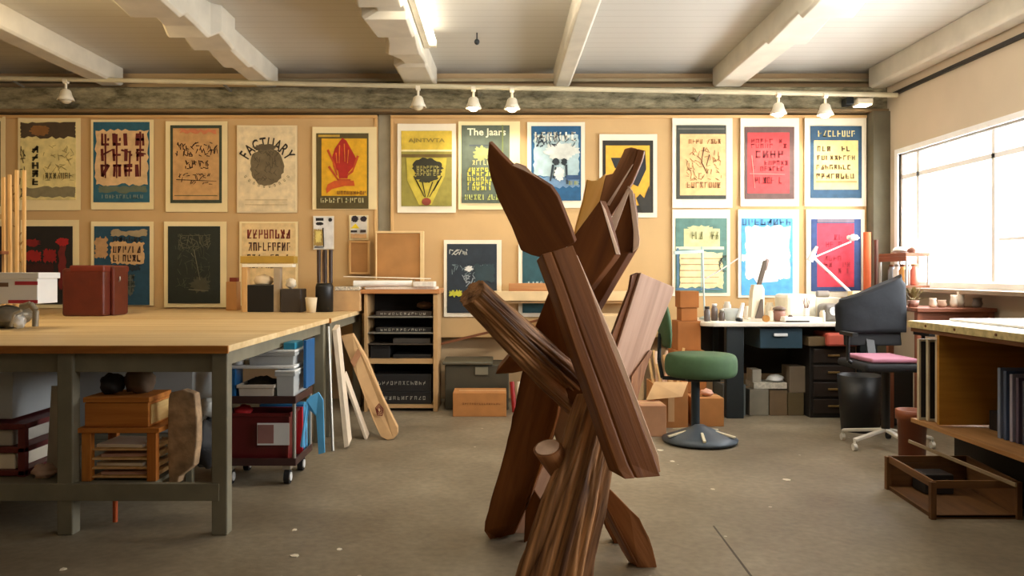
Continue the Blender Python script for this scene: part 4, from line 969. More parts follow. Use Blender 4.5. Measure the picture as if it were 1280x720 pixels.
# long front beam (two faces with a groove between)
def sqbeam(a, b_, w_, d_, rot, m, name, bev=.006, cut=0.0):
    a = Vector(a); b_ = Vector(b_); ax = (b_-a).normalized()
    u = ax.cross(Vector((0, 1, 0))).normalized(); v = u.cross(ax)
    c, s_ = math.cos(rot), math.sin(rot); u2 = u*c+v*s_; v2 = v*c-u*s_
    rings = []; r = random.Random(4)
    for k in range(15):
        t = k/14; cc = a.lerp(b_, t)+u2*mn.noise(Vector((t*3, 5, 0)))*.006
        sc_ = 1.0-.12*(1-t)
        ring = []
        for (i, j) in ((-1, -1), (-.45, -1.0), (-.38, -.86), (-.31, -1.0), (1, -1), (1, 1), (-1, 1)):
            p = cc+u2*i*w_/2*sc_+v2*j*d_/2*sc_
            if k == 14 and cut: p.z = cut+.0
            ring.append(p)
        rings.append(ring)
    return MB().loft(rings, True, ax, False).build(name, m, sc, bev)
sqbeam(P(693, 316, 3.02), P(797, 600, 2.86), .145, .10, .28, wood('walnut_beam', (92, 49, 18), (142, 88, 42), .5, 12, .05, .5), 'long_beam', .005, Z_(593, 2.86))
# leaf-shaped blade
plank([(611, 177, 3.12), (616, 182, 3.12), (626, 193, 3.12), (640, 207, 3.12), (654, 213, 3.12), (670, 222, 3.12), (688, 233, 3.12), (697, 246, 3.12), (706, 268, 3.12), (713, 286, 3.12), (719, 303, 3.12), (702, 312, 3.12), (685, 324, 3.12), (664, 319, 3.12), (651, 313, 3.12), (640, 285, 3.12), (622, 248, 3.12), (613, 222, 3.12), (609, 200, 3.12)],
      (.012, .05, .012), w_dark, ((611, 177, 3.1), (700, 320, 3.1)), 'leaf_blade', .004)
plank([(640, 207, 3.128), (645, 203, 3.13), (657, 207, 3.13), (668, 219, 3.13), (688, 233, 3.128), (654, 214, 3.128)], (0, .04, 0), w_light, ((640, 207, 3.1), (688, 233, 3.1)), 'bark_edge', .002)  # pale colour paints the light along the blade's bark edge
# rough log pointing upper left
log(P(590, 366, 3.0), P(728, 497, 3.42), .105, .175, .10, .15, w_log, 23, 'rough_log', .13, 7)
# wedge pointing left
plank([(619, 468, 3.5), (622, 463, 3.5), (645, 433, 3.5), (672, 420, 3.5), (700, 450, 3.5), (676, 458, 3.5), (640, 467, 3.5)], (.01, .10, .02), w_dark, ((619, 468, 3.5), (700, 430, 3.5)), 'wedge', .005, .003, 2)
# plank behind the front beam
plank([(676, 318, 3.30), (700, 330, 3.30), (730, 420, 3.30), (745, 520, 3.30), (728, 528, 3.30), (700, 480, 3.30), (690, 440, 3.30), (668, 410, 3.30), (687, 362, 3.30)], (.02, .06, 0), w_dark, ((690, 330, 3.3), (735, 520, 3.3)), 'inner_plank', .004, .002, 5)
# left rear leg plank
plank([(655, 455, 3.56), (706, 462, 3.56), (697, 520, 3.60), (686, 560, 3.65), (655, 640, 3.72), (643, 668, 3.775), (622, 672, 3.79), (614, 677, 3.75), (605, 664, 3.73), (606, 652, 3.72), (632, 560, 3.65)], (.02, .09, .0), w_dark, ((680, 455, 3.56), (622, 672, 3.78)), 'rear_leg_plank', .006, .002, 7)
plank([(662, 585, 3.84), (690, 560, 3.84), (700, 580, 3.84), (664, 668, 3.84), (652, 672, 3.84), (641, 664, 3.84)], (.01, .05, 0), w_light, ((690, 560, 3.8), (645, 670, 3.8)), 'pale_back_plank', .004, .004, 9)
plank([(669, 614, 3.68), (676, 626, 3.68), (690, 600, 3.66), (690, 660, 3.66), (655, 679, 3.71), (657, 640, 3.70)], (0, .04, 0), w_dark, ((669, 614, 3.68), (660, 678, 3.68)), 'splinter', .003, .002, 10)
plank([(688, 530, 3.70), (694, 500, 3.70), (722, 495, 3.66), (730, 522, 3.66), (703, 557, 3.68), (696, 552, 3.70)], (.0, .03, 0), mat('pale_sawn_wood', (168, 138, 106), .7, .1, 12, .1), ((690, 500, 3.7), (700, 556, 3.7)), 'sawn_offcut', .003)
# stub branch with a cut end
a_, b2_ = P(684, 560, 3.12), P(716, 612, 3.17)
rings = []
for k in range(6):
    t = k/5; c = a_.lerp(b2_, t); rr_ = .055*(1-.25*t)
    rings.append([c+Vector((math.cos(2*math.pi*i/24)*rr_*(1+.08*mn.noise(Vector((math.cos(i), math.sin(i), t*2)))), math.sin(2*math.pi*i/24)*rr_*.7, .010*math.cos(2*math.pi*i/24)+math.sin(2*math.pi*i/24)*rr_*.45)) for i in range(24)])
stub = MB().loft(rings[::-1], True, b2_-a_).build('stub_branch', w_mid, sc)
MB().loft([[a_+(p-a_)*.84+Vector((0, -.002, .0045)) for p in rings[0]], [a_+(p-a_)*.84+Vector((0, -.0005, .001)) for p in rings[0]]][::-1], True, (0, 0, 1)).build('cut_end', w_light, stub)
# right legs
plank([(752, 608, 3.30), (764, 612, 3.30), (800, 648, 3.33), (812, 672, 3.36), (820, 700, 3.385), (822, 710, 3.395), (806, 712, 3.395), (797, 709, 3.385), (781, 680, 3.36), (758, 634, 3.33), (745, 622, 3.31)], (-.03, .07, .0), w_mid, ((755, 610, 3.3), (815, 712, 3.38)), 'front_leg_plank', .006, .003, 12)
plank([(745, 622, 3.62), (758, 620, 3.62), (776, 655, 3.66), (786, 678, 3.70), (784, 681, 3.70), (768, 680, 3.69), (757, 660, 3.66)], (.0, .07, 0), w_dark, ((750, 620, 3.6), (778, 680, 3.7)), 'hind_leg_plank', .005, .002, 13)
# upper right boards
plank([(750, 250, 3.24), (757, 268, 3.24), (769, 318, 3.24), (764, 326, 3.24), (733, 366, 3.24), (722, 350, 3.24), (706, 312, 3.24), (719, 292, 3.24)], (.030, .04, .0), w_dark, ((750, 250, 3.24), (715, 340, 3.24)), 'diamond_board', .003)
plank([(750, 250, 3.2385), (770, 318, 3.2385), (775, 318, 3.245), (757, 262, 3.245)], (.004, .036, 0), w_light, ((750, 250, 3.2), (772, 318, 3.2)), 'lit_edge_tint', .002)  # pale strip paints window light on the board's right edge
plank([(786, 240, 3.36), (790, 268, 3.36), (791, 308, 3.36), (765, 352, 3.36), (738, 398, 3.36), (728, 380, 3.36), (735, 340, 3.36), (760, 290, 3.36)], (.035, .05, 0), w_dark, ((786, 240, 3.36), (735, 395, 3.36)), 'kite_board', .003)
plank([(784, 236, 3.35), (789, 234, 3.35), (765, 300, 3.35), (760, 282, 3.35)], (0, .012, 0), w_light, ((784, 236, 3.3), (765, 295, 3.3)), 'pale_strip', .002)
plank([(785, 232, 3.35), (791, 238, 3.35), (796, 268, 3.35), (800, 300, 3.35), (799, 308, 3.35), (791, 316, 3.35), (792, 290, 3.35)], (.004, .05, 0), w_light, ((785, 232, 3.3), (795, 310, 3.3)), 'lit_edge_tint', .002)  # lit right side of the kite board, put in as pale colour
plank([(781, 186, 3.44), (789, 184, 3.44), (797, 186, 3.44), (792, 212, 3.44), (766, 262, 3.44), (750, 256, 3.44), (749, 252, 3.44), (757, 219, 3.44), (766, 217, 3.44), (770, 210, 3.44)], (.01, .05, .005), w_mid, ((790, 186, 3.44), (755, 255, 3.44)), 'tall_board', .004, .002, 15)
plank([(797, 186, 3.43), (806, 188, 3.43), (803, 200, 3.43), (791, 228, 3.43), (772, 258, 3.43), (764, 270, 3.43), (758, 258, 3.43), (790, 212, 3.43)], (.012, .06, 0), wood('walnut_beam', (92, 49, 18), (142, 88, 42), .5, 12, .05, .5), ((800, 186, 3.43), (763, 268, 3.43)), 'tall_board', .004, .001, 16)
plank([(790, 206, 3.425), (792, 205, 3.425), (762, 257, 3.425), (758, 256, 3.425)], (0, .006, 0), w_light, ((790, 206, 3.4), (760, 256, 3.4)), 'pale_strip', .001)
plank([(734, 224, 3.56), (740, 226, 3.56), (747, 225, 3.56), (758, 216, 3.56), (756, 240, 3.56), (745, 300, 3.56), (718, 292, 3.56), (722, 275, 3.56), (729, 250, 3.56)], (.0, .04, 0), w_orange, ((750, 220, 3.56), (725, 290, 3.56)), 'amber_board', .004, .003, 17)
# pale broad plank on the right
def turned(pts, c=2.673, d=0): return [(px, py, c/(1-(px-625)/1000)+d) for px, py in pts]   # face turned toward the windows
plank(turned([(801, 341), (843, 359), (842, 366), (823, 412), (812, 440), (800, 478), (793, 517), (770, 545), (745, 520), (762, 462), (766, 452)]), (-.02, .04, 0), wood('pale_plank_wood', (164, 124, 98), (196, 156, 130), .6, 12, .05, .35), ((820, 350, 3.3), (765, 520, 3.1)), 'pale_plank', .003)
plank(turned([(802, 341), (797, 341), (790, 344), (787, 362), (757, 440), (766, 453)], 2.69), (.0, .05, 0), w_dark, ((797, 341, 3.2), (762, 450, 3.2)), 'dark_edge', .002, .001, 19)
plank(turned([(812, 438), (816, 438), (802, 480), (792, 522), (783, 514), (790, 470)], 2.66), (0, .010, 0), w_mid, ((812, 436, 3.2), (788, 520, 3.2)), 'bark_edge', .001, .002, 20)
plank([(716, 312, 3.0), (722, 320, 3.0), (774, 440, 2.93), (823, 570, 2.86), (826, 590, 2.85), (818, 592, 2.85), (766, 455, 2.93), (714, 330, 3.0)], (.006, .06, 0), w_light, ((716, 312, 3.0), (820, 590, 2.85)), 'lit_edge_tint', .002)  # bright window-lit rim of the long beam, painted as a pale strip

# ------------------------------------------------------------------ green swivel chair
gc = thing('swivel_chair', (X_(873, 5.95), 5.95, 0), 'green cushioned swivel stool chair right of the sculpture', 'chair')
cx, cy = X_(876, 5.95), 5.95
grn = mat('green_upholstery', (62, 90, 58), .8, .12, 14, .1)
pad = []
for k in range(13):
    an = -math.pi/2+math.pi*k/12
    q = abs(math.cos(an))**.45; pad.append((.19+.075*q if k not in (0, 12) else .16, .565+.085*math.copysign(abs(math.sin(an))**.7, math.sin(an))))
MB().lathe((cx, cy, 0), pad, 40, True, 1.0, .95).build('seat', grn, gc)
MB().box(cx-.12, cx+.12, cy-.10, cy+.10, .452, .474).build('seat_plate', dark_metal, gc, .004)
MB().tube((cx-.04, cy, .10), (cx-.04, cy, .45), .032, n=20).build('column', mat('blue_black_metal', (40, 52, 60), .4, metal=.3), gc)
bk = MB(); bx0 = X_(833, 5.95)
rings = []
for k in range(13):
    t = k/12; z = .70+.36*t; hw = .20*math.sin(math.pi*(.12+.76*t))**.5; th = .04*math.sin(math.pi*(.08+.84*t))**.5
    rings.append([Vector((bx0-.02-.04*(t-.5)+math.cos(a2)*th, cy+math.sin(a2)*hw, z)) for a2 in [2*math.pi*i/24 for i in range(24)]])
bk.loft(rings, True, (0, 0, 1)); bk.build('backrest', grn, gc)
MB().path([(cx-.1, cy, .46), (bx0-.03, cy, .47), (bx0-.055, cy, .60), (bx0-.05, cy, .80)], .014, 12).build('back_bracket', dark_metal, gc)
bz = MB(); bz.lathe((cx-.02, cy-.05, 0), [(.27, .012), (.275, .03), (.20, .06), (.06, .115), (.035, .13)], 36); bz.build('foot_disc', mat('blue_grey_metal', (72, 82, 92), .45, metal=.2), gc)
for i, an in enumerate((-.42, .8, 2.2, 3.4, 4.6)):
    c = Vector((cx-.02, cy-.05, .11)); e = c+Vector((math.cos(an)*.255, math.sin(an)*.255, -.055))
    MB().bar(c, e, .022, .016, (0, 0, 1)).build('leg', mat('pale_leg', (206, 196, 168), .5), gc, .004)

# cartons around the chair
st = [(X_(862, 6.95), 0, .23, .30, .34), (X_(862, 6.95), .232, .43, .27, .30), (X_(861, 6.95), .432, .575, .26, .28), (X_(861, 6.95), .577, .83, .20, .24), (X_(862, 6.95), .832, .945, .14, .18), (X_(862, 6.95), .947, 1.09, .165, .2)]
nm_ = ['lowest', 'second', 'third', 'fourth and tall', 'fifth and small', 'topmost']
for i, (x, z0, z1, wx, wy) in enumerate(st):
    t_ = carton_box(x-wx/2, x+wx/2, 7.05-wy/2, 7.05+wy/2, z0, z1, nm_[i]+' brown carton of the tall stack left of the white desk', mat('brown_carton', (160, 98, 44), .85), 'stacked brown cartons')
carton_box(X_(801, 6.1), X_(833, 6.1), 6.1, 6.38, 0, .235, 'pinkish brown carton on the floor behind the sculpture', mat('pink_carton', (190, 142, 108), .85))
tc_ = thing('open_carton', (X_(840, 6.45), 6.6, 0), 'open brown carton on the floor left of the green chair, wood strips in it', 'box')
crate_mesh(MB(), X_(818, 6.45), X_(860, 6.45), 6.45, 6.80, 0, .35, .006).build('body', carton, tc_, .002)
MB().prism([P(818, 478, 6.45), P(860, 478, 6.45), P(853, 496, 6.32), P(808, 500, 6.32)], (0, .003, .004)).build('flap', carton_pale, tc_)
MB().obox((X_(839, 6.45), 6.445, .2), (.05, .002, .3)).build('tape', carton_pale, tc_)
r = random.Random(12)
for i in range(9):
    a = Vector((X_(825+i*3.4, 6.5), 6.58+.02*(i % 4), .01)); b_ = a+Vector((r.uniform(-.14, .12), r.uniform(-.05, .03), r.uniform(.46, .66)))
    one('wood_strip', MB().bar(a, b_, .02, .012), pine if i % 3 else w_light, ['leftmost', 'second from left', 'third from left', 'fourth from left', 'middle', 'fifth from right', 'third from right', 'second from right', 'rightmost'][i].replace('fifth', 'fourth')+' of the pale wood strips sticking out of the open carton', 'stick', 'wood strips in the open carton', .001)
carton_box(X_(866, 6.5), X_(905, 6.5), 6.5, 6.76, .0, .23, 'brown carton on the floor between the green chair and desk leg', carton)
one('red_trim_scrap', MB().blob((X_(888, 6.5), 6.62, .26), (.05, .05, .03), 4, .3, flat=.2315), mat('pale_pink_cloth', (206, 160, 140), .9), 'pinkish cloth scrap on the brown carton by the desk leg', 'cloth')

# ------------------------------------------------------------------ white desk by the back wall
dk = thing('desk', (2.5, 7.1, 0), 'long white topped desk with dark legs under the right prints', 'desk')
dz = .825
dx0, dx1 = X_(876, 6.9), X_(1094, 6.85)
tp = MB(); dpts = []
for k in range(7):
    an = math.pi/2*k/6; dpts.append((dx0+.12-.12*math.sin(an)*1, 6.82+.12-.12*math.cos(an), dz-.035))
dpts = [(dx1, 6.82, dz-.035)]+dpts+[(dx0, 7.62, dz-.035), (dx1, 7.62, dz-.035)]
tp.prism(dpts, (0, 0, .035)); tp.build('desktop', mat('white_laminate', (232, 226, 212), .35, .03), dk, .006)
dm = mat('blue_black_steel', (30, 38, 42), .5, metal=.2)
for x in (X_(921, 6.85), X_(1085, 6.9)):
    MB().box(x-.085, x+.065, 6.86, 6.94, 0, .788).build('leg', dm, dk, .006)
    MB().box(x-.02, x+.02, 7.5, 7.56, 0, .788).build('leg', dm, dk, .004)
MB().box(dx0+.12, dx1-.05, 7.56, 7.585, .3, .788).build('modesty_panel', mat('dark_panel', (48, 44, 38), .7), dk)
dr = MB().box(X_(950, 6.87), X_(1003, 6.87), 6.87, 7.3, .60, .775).build('drawer', mat('petrol_drawer', (32, 58, 72), .5), dk, .006)
MB().box(X_(967, 6.87), X_(984, 6.87), 6.852, 6.869, .705, .73).build('handle', white_plastic, dr, .004)
def small(name, mb, m_, label, cat, bevel=.003, group=None): return one(name, mb, m_, label, cat, group, bevel)
# boxes below the desk
cr = [(918, 6.99, 28, .20, .27, 'grey blue', (104, 112, 112)), (949, 7.0, 24, .0, .23, 'grey', (128, 122, 108)), (973, 7.0, 22, .0, .22, 'dull brown', (112, 92, 66)), (995, 7.0, 20, .0, .20, 'olive brown', (98, 84, 56))]
for i, (px, Y, wpx, z0, z1, nm, c) in enumerate(cr):
    if i == 0: z0 = 0
    carton_box(X_(px-wpx/2, Y), X_(px+wpx/2, Y), Y, Y+.3, z0, z1, nm+' carton standing on the floor under the white desk', mat('desk_box_%d' % i, c, .8), 'cartons under the desk')
small('paper_pile', MB().box(X_(943, 7.0), X_(985, 7.0), 7.02, 7.25, .2315, .285), mat('pile_white', (196, 190, 176), .8, .25, 50), 'white paper pile on the cartons under the desk', 'paper')
small('white_bag', MB().blob((X_(974, 7.0), 7.1, .31), (.075, .07, .035), 5, .35, flat=.286), white_plastic, 'crumpled white bag on the paper pile under the desk', 'bag', 0)
small('grey_box', MB().box(X_(942, 7.0), X_(953, 7.0), 7.03, 7.2, .2865, .40), mat('pale_grey_card', (168, 162, 148), .8), 'narrow upright pale grey box on the paper pile', 'box')
small('dark_picture_box', MB().box(X_(987, 7.0), X_(1007, 7.0), 7.0, 7.2, .2015, .43), mat('umber_card', (120, 106, 88), .8), 'upright brown grey box under the desk drawer', 'box')
# drawers tower with red cushion
tw = thing('drawer_tower', (X_(1042, 6.9), 7.1, 0), 'dark drawer tower under the desk right end', 'drawers')
ta, tb_ = X_(1012, 6.9), X_(1070, 6.9)
MB().box(ta, tb_, 6.9, 7.4, 0, .62).build('body', mat('near_black_wood', (22, 18, 16), .6), tw, .006)
for k in range(4):
    z = .04+k*.145
    d_ = MB().box(ta+.03, tb_-.03, 6.885, 6.899, z, z+.12).build('drawer', mat('dark_brown_drawer', (38, 28, 21), .5), tw, .003)
    MB().box((ta+tb_)/2-.05, (ta+tb_)/2+.05, 6.87, 6.884, z+.055, z+.072).build('handle', mat('brass_dull', (140, 112, 66), .4, metal=.5), d_, .003)
cu = MB(); cu.box(X_(1032, 6.85), X_(1073, 6.85), 6.82, 7.15, .622, .735); small('red_cushion', cu, mat('salmon_red_cloth', (186, 84, 66), .8), 'salmon red box cushion on the drawer tower', 'cushion', .02)
small('olive_folder', MB().box(X_(1010, 6.87), X_(1031, 6.87), 6.86, 7.15, .622, .70), mat('olive_folder', (96, 76, 46), .8), 'olive brown folder beside the red cushion', 'folder', .004)

# --- desk clutter
D = dz+.001
def jar(px, Y, r_, h, m_, label, cat='jar', capm=None, z=None, group=None):
    z = D if z is None else z; x = X_(px, Y)
    t = thing('jar', (x, Y, z), label, cat, group)
    MB().lathe((x, Y, z), [(r_*.9, 0), (r_, .01), (r_, h*.8), (r_*.7, h*.9), (r_*.7, h)], 20).build('body', m_, t)
    if capm: MB().lathe((x, Y, z+h), [(r_*.75, 0), (r_*.75, .02)], 18).build('lid', capm, t)
    return t
jar(884, 7.0, .028, .11, mat('grey_glass', (96, 88, 84), .3), 'dark grey jar at the left corner of the desk', capm=black_plastic)
jar(893, 7.1, .030, .13, mat('smoke_jar', (112, 104, 100), .3), 'smoky jar with pale lid, second from the desk left corner', capm=white_plastic)
jar(902, 7.0, .026, .085, mat('umber_jar', (84, 70, 62), .3), 'small umber jar left of the glass bowl', capm=steel)
bw = MB().lathe((X_(915, 7.05), 7.05, D), [(.05, 0), (.085, .05), (.09, .11), (.085, .11), (.075, .05), (.03, .01)], 24)
one('glass_bowl', bw, glassy('bowl_glass', (210, 218, 218), .5, .1), 'clear glass bowl left on the desk', 'bowl')
bo = thing('white_bottle', (X_(926, 6.95), 6.95, D), 'white bottle leaning over a dark foot on the desk', 'bottle')
MB().tube((X_(924, 6.95), 6.95, D+.03), (X_(930, 6.95), 6.98, D+.16), .026, .014, 16).build('body', white_plastic, bo)
MB().lathe((X_(924, 6.95), 6.95, D), [(.03, 0), (.03, .028)], 18).build('foot', black_plastic, bo)
ez = thing('tabletop_easel', (X_(948, 7.0), 7.0, D), 'small cream wooden block stand with a dark wedge on the desk', 'stand')
MB().prism([P(939, 397, 7.0), P(955, 397, 7.0), P(956, 362, 7.03), P(953, 356, 7.03), P(943, 356, 7.03), P(941, 365, 7.02)], (0, .10, 0)).build('block', mat('cream_block', (232, 220, 194), .7), ez, .003)
MB().prism([P(944, 398, 6.985), P(955, 398, 6.985), P(954, 374, 6.995), P(951, 374, 6.995)], (0, .012, 0)).build('dark_wedge', mat('taupe', (96, 82, 70), .7), ez, .002)
one('standing_offcut', MB().prism([P(947, 355.8, 7.05), P(955, 326, 7.05), P(959, 325, 7.05), P(958, 334, 7.05), P(952, 355.8, 7.05)], (0, .03, 0)), mat('taupe', (96, 82, 70), .7), 'slanted taupe offcut standing above the cream block', 'offcut', None, .002)
for i, (px, Y, z_, m_) in enumerate(((963, 7.0, 0, mat('cream_ceramic', (226, 216, 196), .4)), (966, 7.1, .07, mat('sand_ceramic', (206, 190, 160), .4)))):
    jar(px, Y, .03, .09+.03*i, m_, ['round cream pot right of the cream block', 'taller sand pot behind the round cream pot'][i], 'pot')
pt = thing('brown_pot', (X_(974, 7.0), 7.0, D), 'brown lidded pot in the middle of the desk', 'pot')
MB().lathe((X_(974, 7.0), 7.0, D), [(.03, 0), (.05, .03), (.055, .07), (.045, .10)], 22).build('body', mat('rosy_brown', (156, 112, 96), .4), pt)
MB().lathe((X_(974, 7.0), 7.0, D+.10), [(.058, 0), (.05, .02), (.01, .035)], 22).build('lid', mat('grey_brown', (120, 98, 84), .4), pt)
one('white_printer', MB().box(X_(984, 7.15), X_(1021, 7.15), 7.15, 7.5, D, Z_(368, 7.15)), mat('ivory_plastic', (236, 232, 214), .4), 'large ivory machine case at the back of the desk', 'printer', None, .03)
one('paper_heap', MB().obox((X_(1000, 6.95), 6.97, D+.022), (.34, .2, .04), (0, .02, .05)), mat('heap_white', (240, 236, 226), .7, .06, 20), 'flat heap of white paper in front of the ivory machine', 'paper', None, .004)
one('dark_pens', MB().tube((X_(983, 6.84), 6.85, D+.008), (X_(1012, 6.84), 6.845, D+.008), .006), black_plastic, 'dark pen lying at the desk front edge', 'pen')
pj = thing('grey_speaker', (X_(1046, 6.95), 7.0, D), 'rounded grey device with a pale round face on the desk', 'speaker')
MB().box(X_(1031, 6.95), X_(1056, 6.95), 6.95, 7.15, D, Z_(380, 6.95)).build('body', mat('mid_grey_plastic', (118, 112, 106), .4), pj, .04, seg=4)
MB().tube((X_(1042, 6.95), 6.952, Z_(389, 6.95)), (X_(1042, 6.95), 6.94, Z_(389, 6.95)), .036, n=24).build('round_face', white_plastic, pj)
one('cream_carton', MB().box(X_(1020, 7.2), X_(1052, 7.2), 7.2, 7.45, D, Z_(372, 7.2)), mat('cream_card', (228, 216, 192), .7), 'cream carton behind the rounded grey device', 'box', None, .006)
one('grey_roll', MB().tube((X_(1024, 7.25), 7.3, Z_(368, 7.2)), (X_(1038, 7.25), 7.3, Z_(368, 7.2)), .032), mat('grey_roll_tape', (136, 128, 118), .5), 'grey tape roll on the cream carton', 'roll')
bm = thing('tilted_box', (X_(1078, 6.9), 6.95, D), 'black tilted box with a tan frame at the desk right end', 'box')
MB().prism([P(1061, 399, 6.9), P(1090, 399, 6.9), P(1093, 374, 6.96), P(1068, 374, 6.96)], (0, .14, .02)).build('body', mat('soft_black', (34, 32, 32), .5), bm, .006)
MB().prism([P(1058, 399, 6.895), P(1061, 399, 6.895), P(1069, 372, 6.955), P(1065, 372, 6.955)], (0, .12, .0)).build('frame_edge', mat('tan_edge', (170, 150, 122), .6), bm, .002)
MB().prism([P(1065, 373, 6.95), P(1094, 373, 6.95), P(1092, 364, 7.0), P(1066, 364, 7.0)], (0, .10, .0)).build('tan_top', mat('tan_card_top', (214, 190, 140), .7), bm, .003)
for i, (px, Y, rr_, h, c, lb_) in enumerate(((909, 7.35, .035, .16, (206, 200, 190), 'pale grey canister at the back of the desk behind the glass bowl'), (934, 7.3, .03, .12, (238, 232, 220), 'white tube standing behind the white bottle'),
        (962, 7.4, .04, .15, (214, 204, 184), 'beige canister at the back of the desk near the brown pot'), (988, 6.9, .022, .06, (96, 74, 62), 'tiny dark brown pot at the desk front beside the paper heap'), (1028, 6.9, .024, .10, (222, 206, 180), 'slim cream cup left of the rounded grey device'))):
    jar(px, Y, rr_, h, mat('clutter_%d' % i, c, .45), lb_, 'container')
one('tape_roll', MB().tube((X_(958, 6.88), 6.88, D+.03), (X_(958, 6.88), 6.905, D+.03), .03, n=24), mat('amber_tape', (176, 124, 60), .4), 'amber tape roll standing on edge at the front of the desk', 'tape')
one('sketch_paper', MB().obox((X_(905, 6.9), 6.92, D+.002), (.22, .14, .003), (0, 0, .2)), mat('heap_white', (240, 236, 226), .7, .06, 20), 'single white sheet on the left end of the desk', 'paper')
br_ = thing('brush_cup', (X_(1009, 7.05), 7.08, D+.046), 'cup of thin brushes standing on the paper heap', 'cup')
br_.location.z = D+.046
MB().lathe((X_(1009, 6.98), 7.0, D+.046), [(.022, 0), (.026, .07), (.022, .07), (.02, .01)], 16).build('cup', white_plastic, br_)
for k in range(5):
    a = 2*math.pi*k/5; c_ = Vector((X_(1009, 6.98), 7.0, D+.055)); MB().tube(c_, c_+Vector((math.cos(a)*.03, math.sin(a)*.02, .13+.02*(k % 2))), .003, n=6).build('brush', brown_wood, br_)
# white swing-arm lamp
sw = thing('swing_arm_lamp', (X_(1064, 7.2), 7.2, D), 'white swing arm lamp in front of the blue bordered red print', 'lamp')
wl = mat('lamp_white_enamel', (240, 238, 238), .3)
MB().lathe((X_(1064, 7.25), 7.25, D), [(.055, 0), (.055, .02), (.014, .03), (.012, .24)], 20).build('base', wl, sw)
MB().path([(X_(1064, 7.25), 7.25, D+.24), P(1017, 322, 7.2)], .013, 10).build('arm', wl, sw)
MB().path([P(1017, 322, 7.2), P(1064, 302, 7.15)], .007, 8).build('upper_arm', wl, sw)
MB().tube(P(1012, 326, 7.2), P(1021, 308, 7.19), .032, .012, 16).build('shade', wl, sw)
MB().blob(P(1066, 297, 7.15), (.05, .05, .028), 4, .3).build('lamp_head', wl, sw)
# second lamp at left part of desk
sw = thing('swing_arm_lamp', (X_(877, 7.3), 7.3, D), 'thin pale lamp with a long arm before the green print', 'lamp')
gl = mat('pale_blue_grey_enamel', (190, 208, 208), .35)
MB().tube((X_(881, 7.3), 7.3, D), (X_(878, 7.3), 7.3, Z_(316, 7.3)), .008).build('pole', gl, sw)
MB().bar(P(842, 316, 7.3), P(879, 314, 7.3), .03, .05).build('crossbar', gl, sw)
MB().lathe((X_(881, 7.3), 7.3, D), [(.05, 0), (.05, .015), (.01, .03)], 18).build('base', gl, sw)
MB().path([P(879, 350, 7.3), P(900, 338, 7.25), P(924, 322, 7.2)], .006, 8).build('arm', wl, sw)
one('orange_roll', MB().tube((X_(1087, 7.5), 7.55, D), (X_(1087, 7.5), 7.55, Z_(290, 7.5)), .034, n=18), mat('orange_red_paper', (206, 96, 50), .7), 'tall orange red roll at the back corner of the desk', 'roll')
one('maroon_tube', MB().tube((X_(1094, 7.6), 7.58, .828), (X_(1094, 7.6), 7.58, Z_(300, 7.6)), .018), mat('maroon_tube', (84, 50, 36), .6), 'thin maroon tube right of the tall orange roll', 'roll')
one('white_spray_bottle', MB().lathe((X_(1097, 7.0), 7.1, D), [(.03, 0), (.034, .02), (.034, .15), (.014, .19), (.014, .22), (.024, .225), (.02, .26)], 18), white_plastic, 'white spray bottle at the desk right end', 'bottle')

# ------------------------------------------------------------------ black office chair
oc = thing('office_chair', (X_(1107, 5.75), 5.75, 0), 'black office chair with a pink cushion and white star base', 'chair')
ox, oy = X_(1107, 5.75), 5.75
bl = mat('black_fabric', (26, 28, 32), .85, .1, 20)
MB().box(ox-.25, ox+.25, oy-.24, oy+.24, .56, .62).build('seat', bl, oc, .025, seg=3)
MB().box(ox-.20, ox+.13, oy-.22, oy+.2, .622, .655).build('seat_cushion', mat('dusty_pink_cushion', (170, 112, 132), .85), oc, .014, seg=3)
MB().tube((ox, oy, .12), (ox, oy, .56), .03, n=18).build('column', black_plastic, oc)
# draped backrest, turned toward the window
rings = []
for k in range(15):
    t = k/14; z = .70+.36*t; hw = .215*(1-.25*max(0, t-.7)/.3); lean = .03+.05*t
    ring = []
    for i in range(28):
        a2 = 2*math.pi*i/28; sq = (abs(math.cos(a2))**3+abs(math.sin(a2))**3)**(-1/3)
        w2 = hw*(1+.05*mn.noise(Vector((i*.6, t*4, 2))))
        ring.append(Vector((ox+.06+math.cos(a2)*w2*sq, oy+.30+lean+math.sin(a2)*.05*sq, z)))
    rings.append(ring)
MB().loft(rings, True, (0, 0, 1)).build('backrest', mat('navy_black_fabric', (18, 20, 24), .8), oc, .01)
MB().bar((ox, oy+.2, .58), (ox+.03, oy+.33, .80), .06, .02).build('back_bracket', black_plastic, oc)
for s_ in (-1, 1):
    am = MB().box(ox+s_*.27-.02, ox+s_*.27+.02, oy-.12, oy+.1, .80, .825); am.path([(ox+s_*.27, oy, .80), (ox+s_*.27, oy, .62), (ox+s_*.2, oy, .57)], .014); am.build('armrest', black_plastic, oc)
wleg = mat('white_star_leg', (214, 210, 200), .35)
for i in range(5):
    an = math.radians(205+72*i); e = Vector((ox+math.cos(an)*.31, oy+math.sin(an)*.31, .075)); c = Vector((ox, oy, .125))
    MB().bar(c, e, .036, .022, (0, 0, 1)).build('star_leg', wleg, oc, .006)
    MB().tube((e.x-.012, e.y, .026), (e.x+.012, e.y, .026), .025, n=16).tube((e.x, e.y, .03), (e.x, e.y, .075), .009).build('castor', rub if i % 2 else wleg, oc)
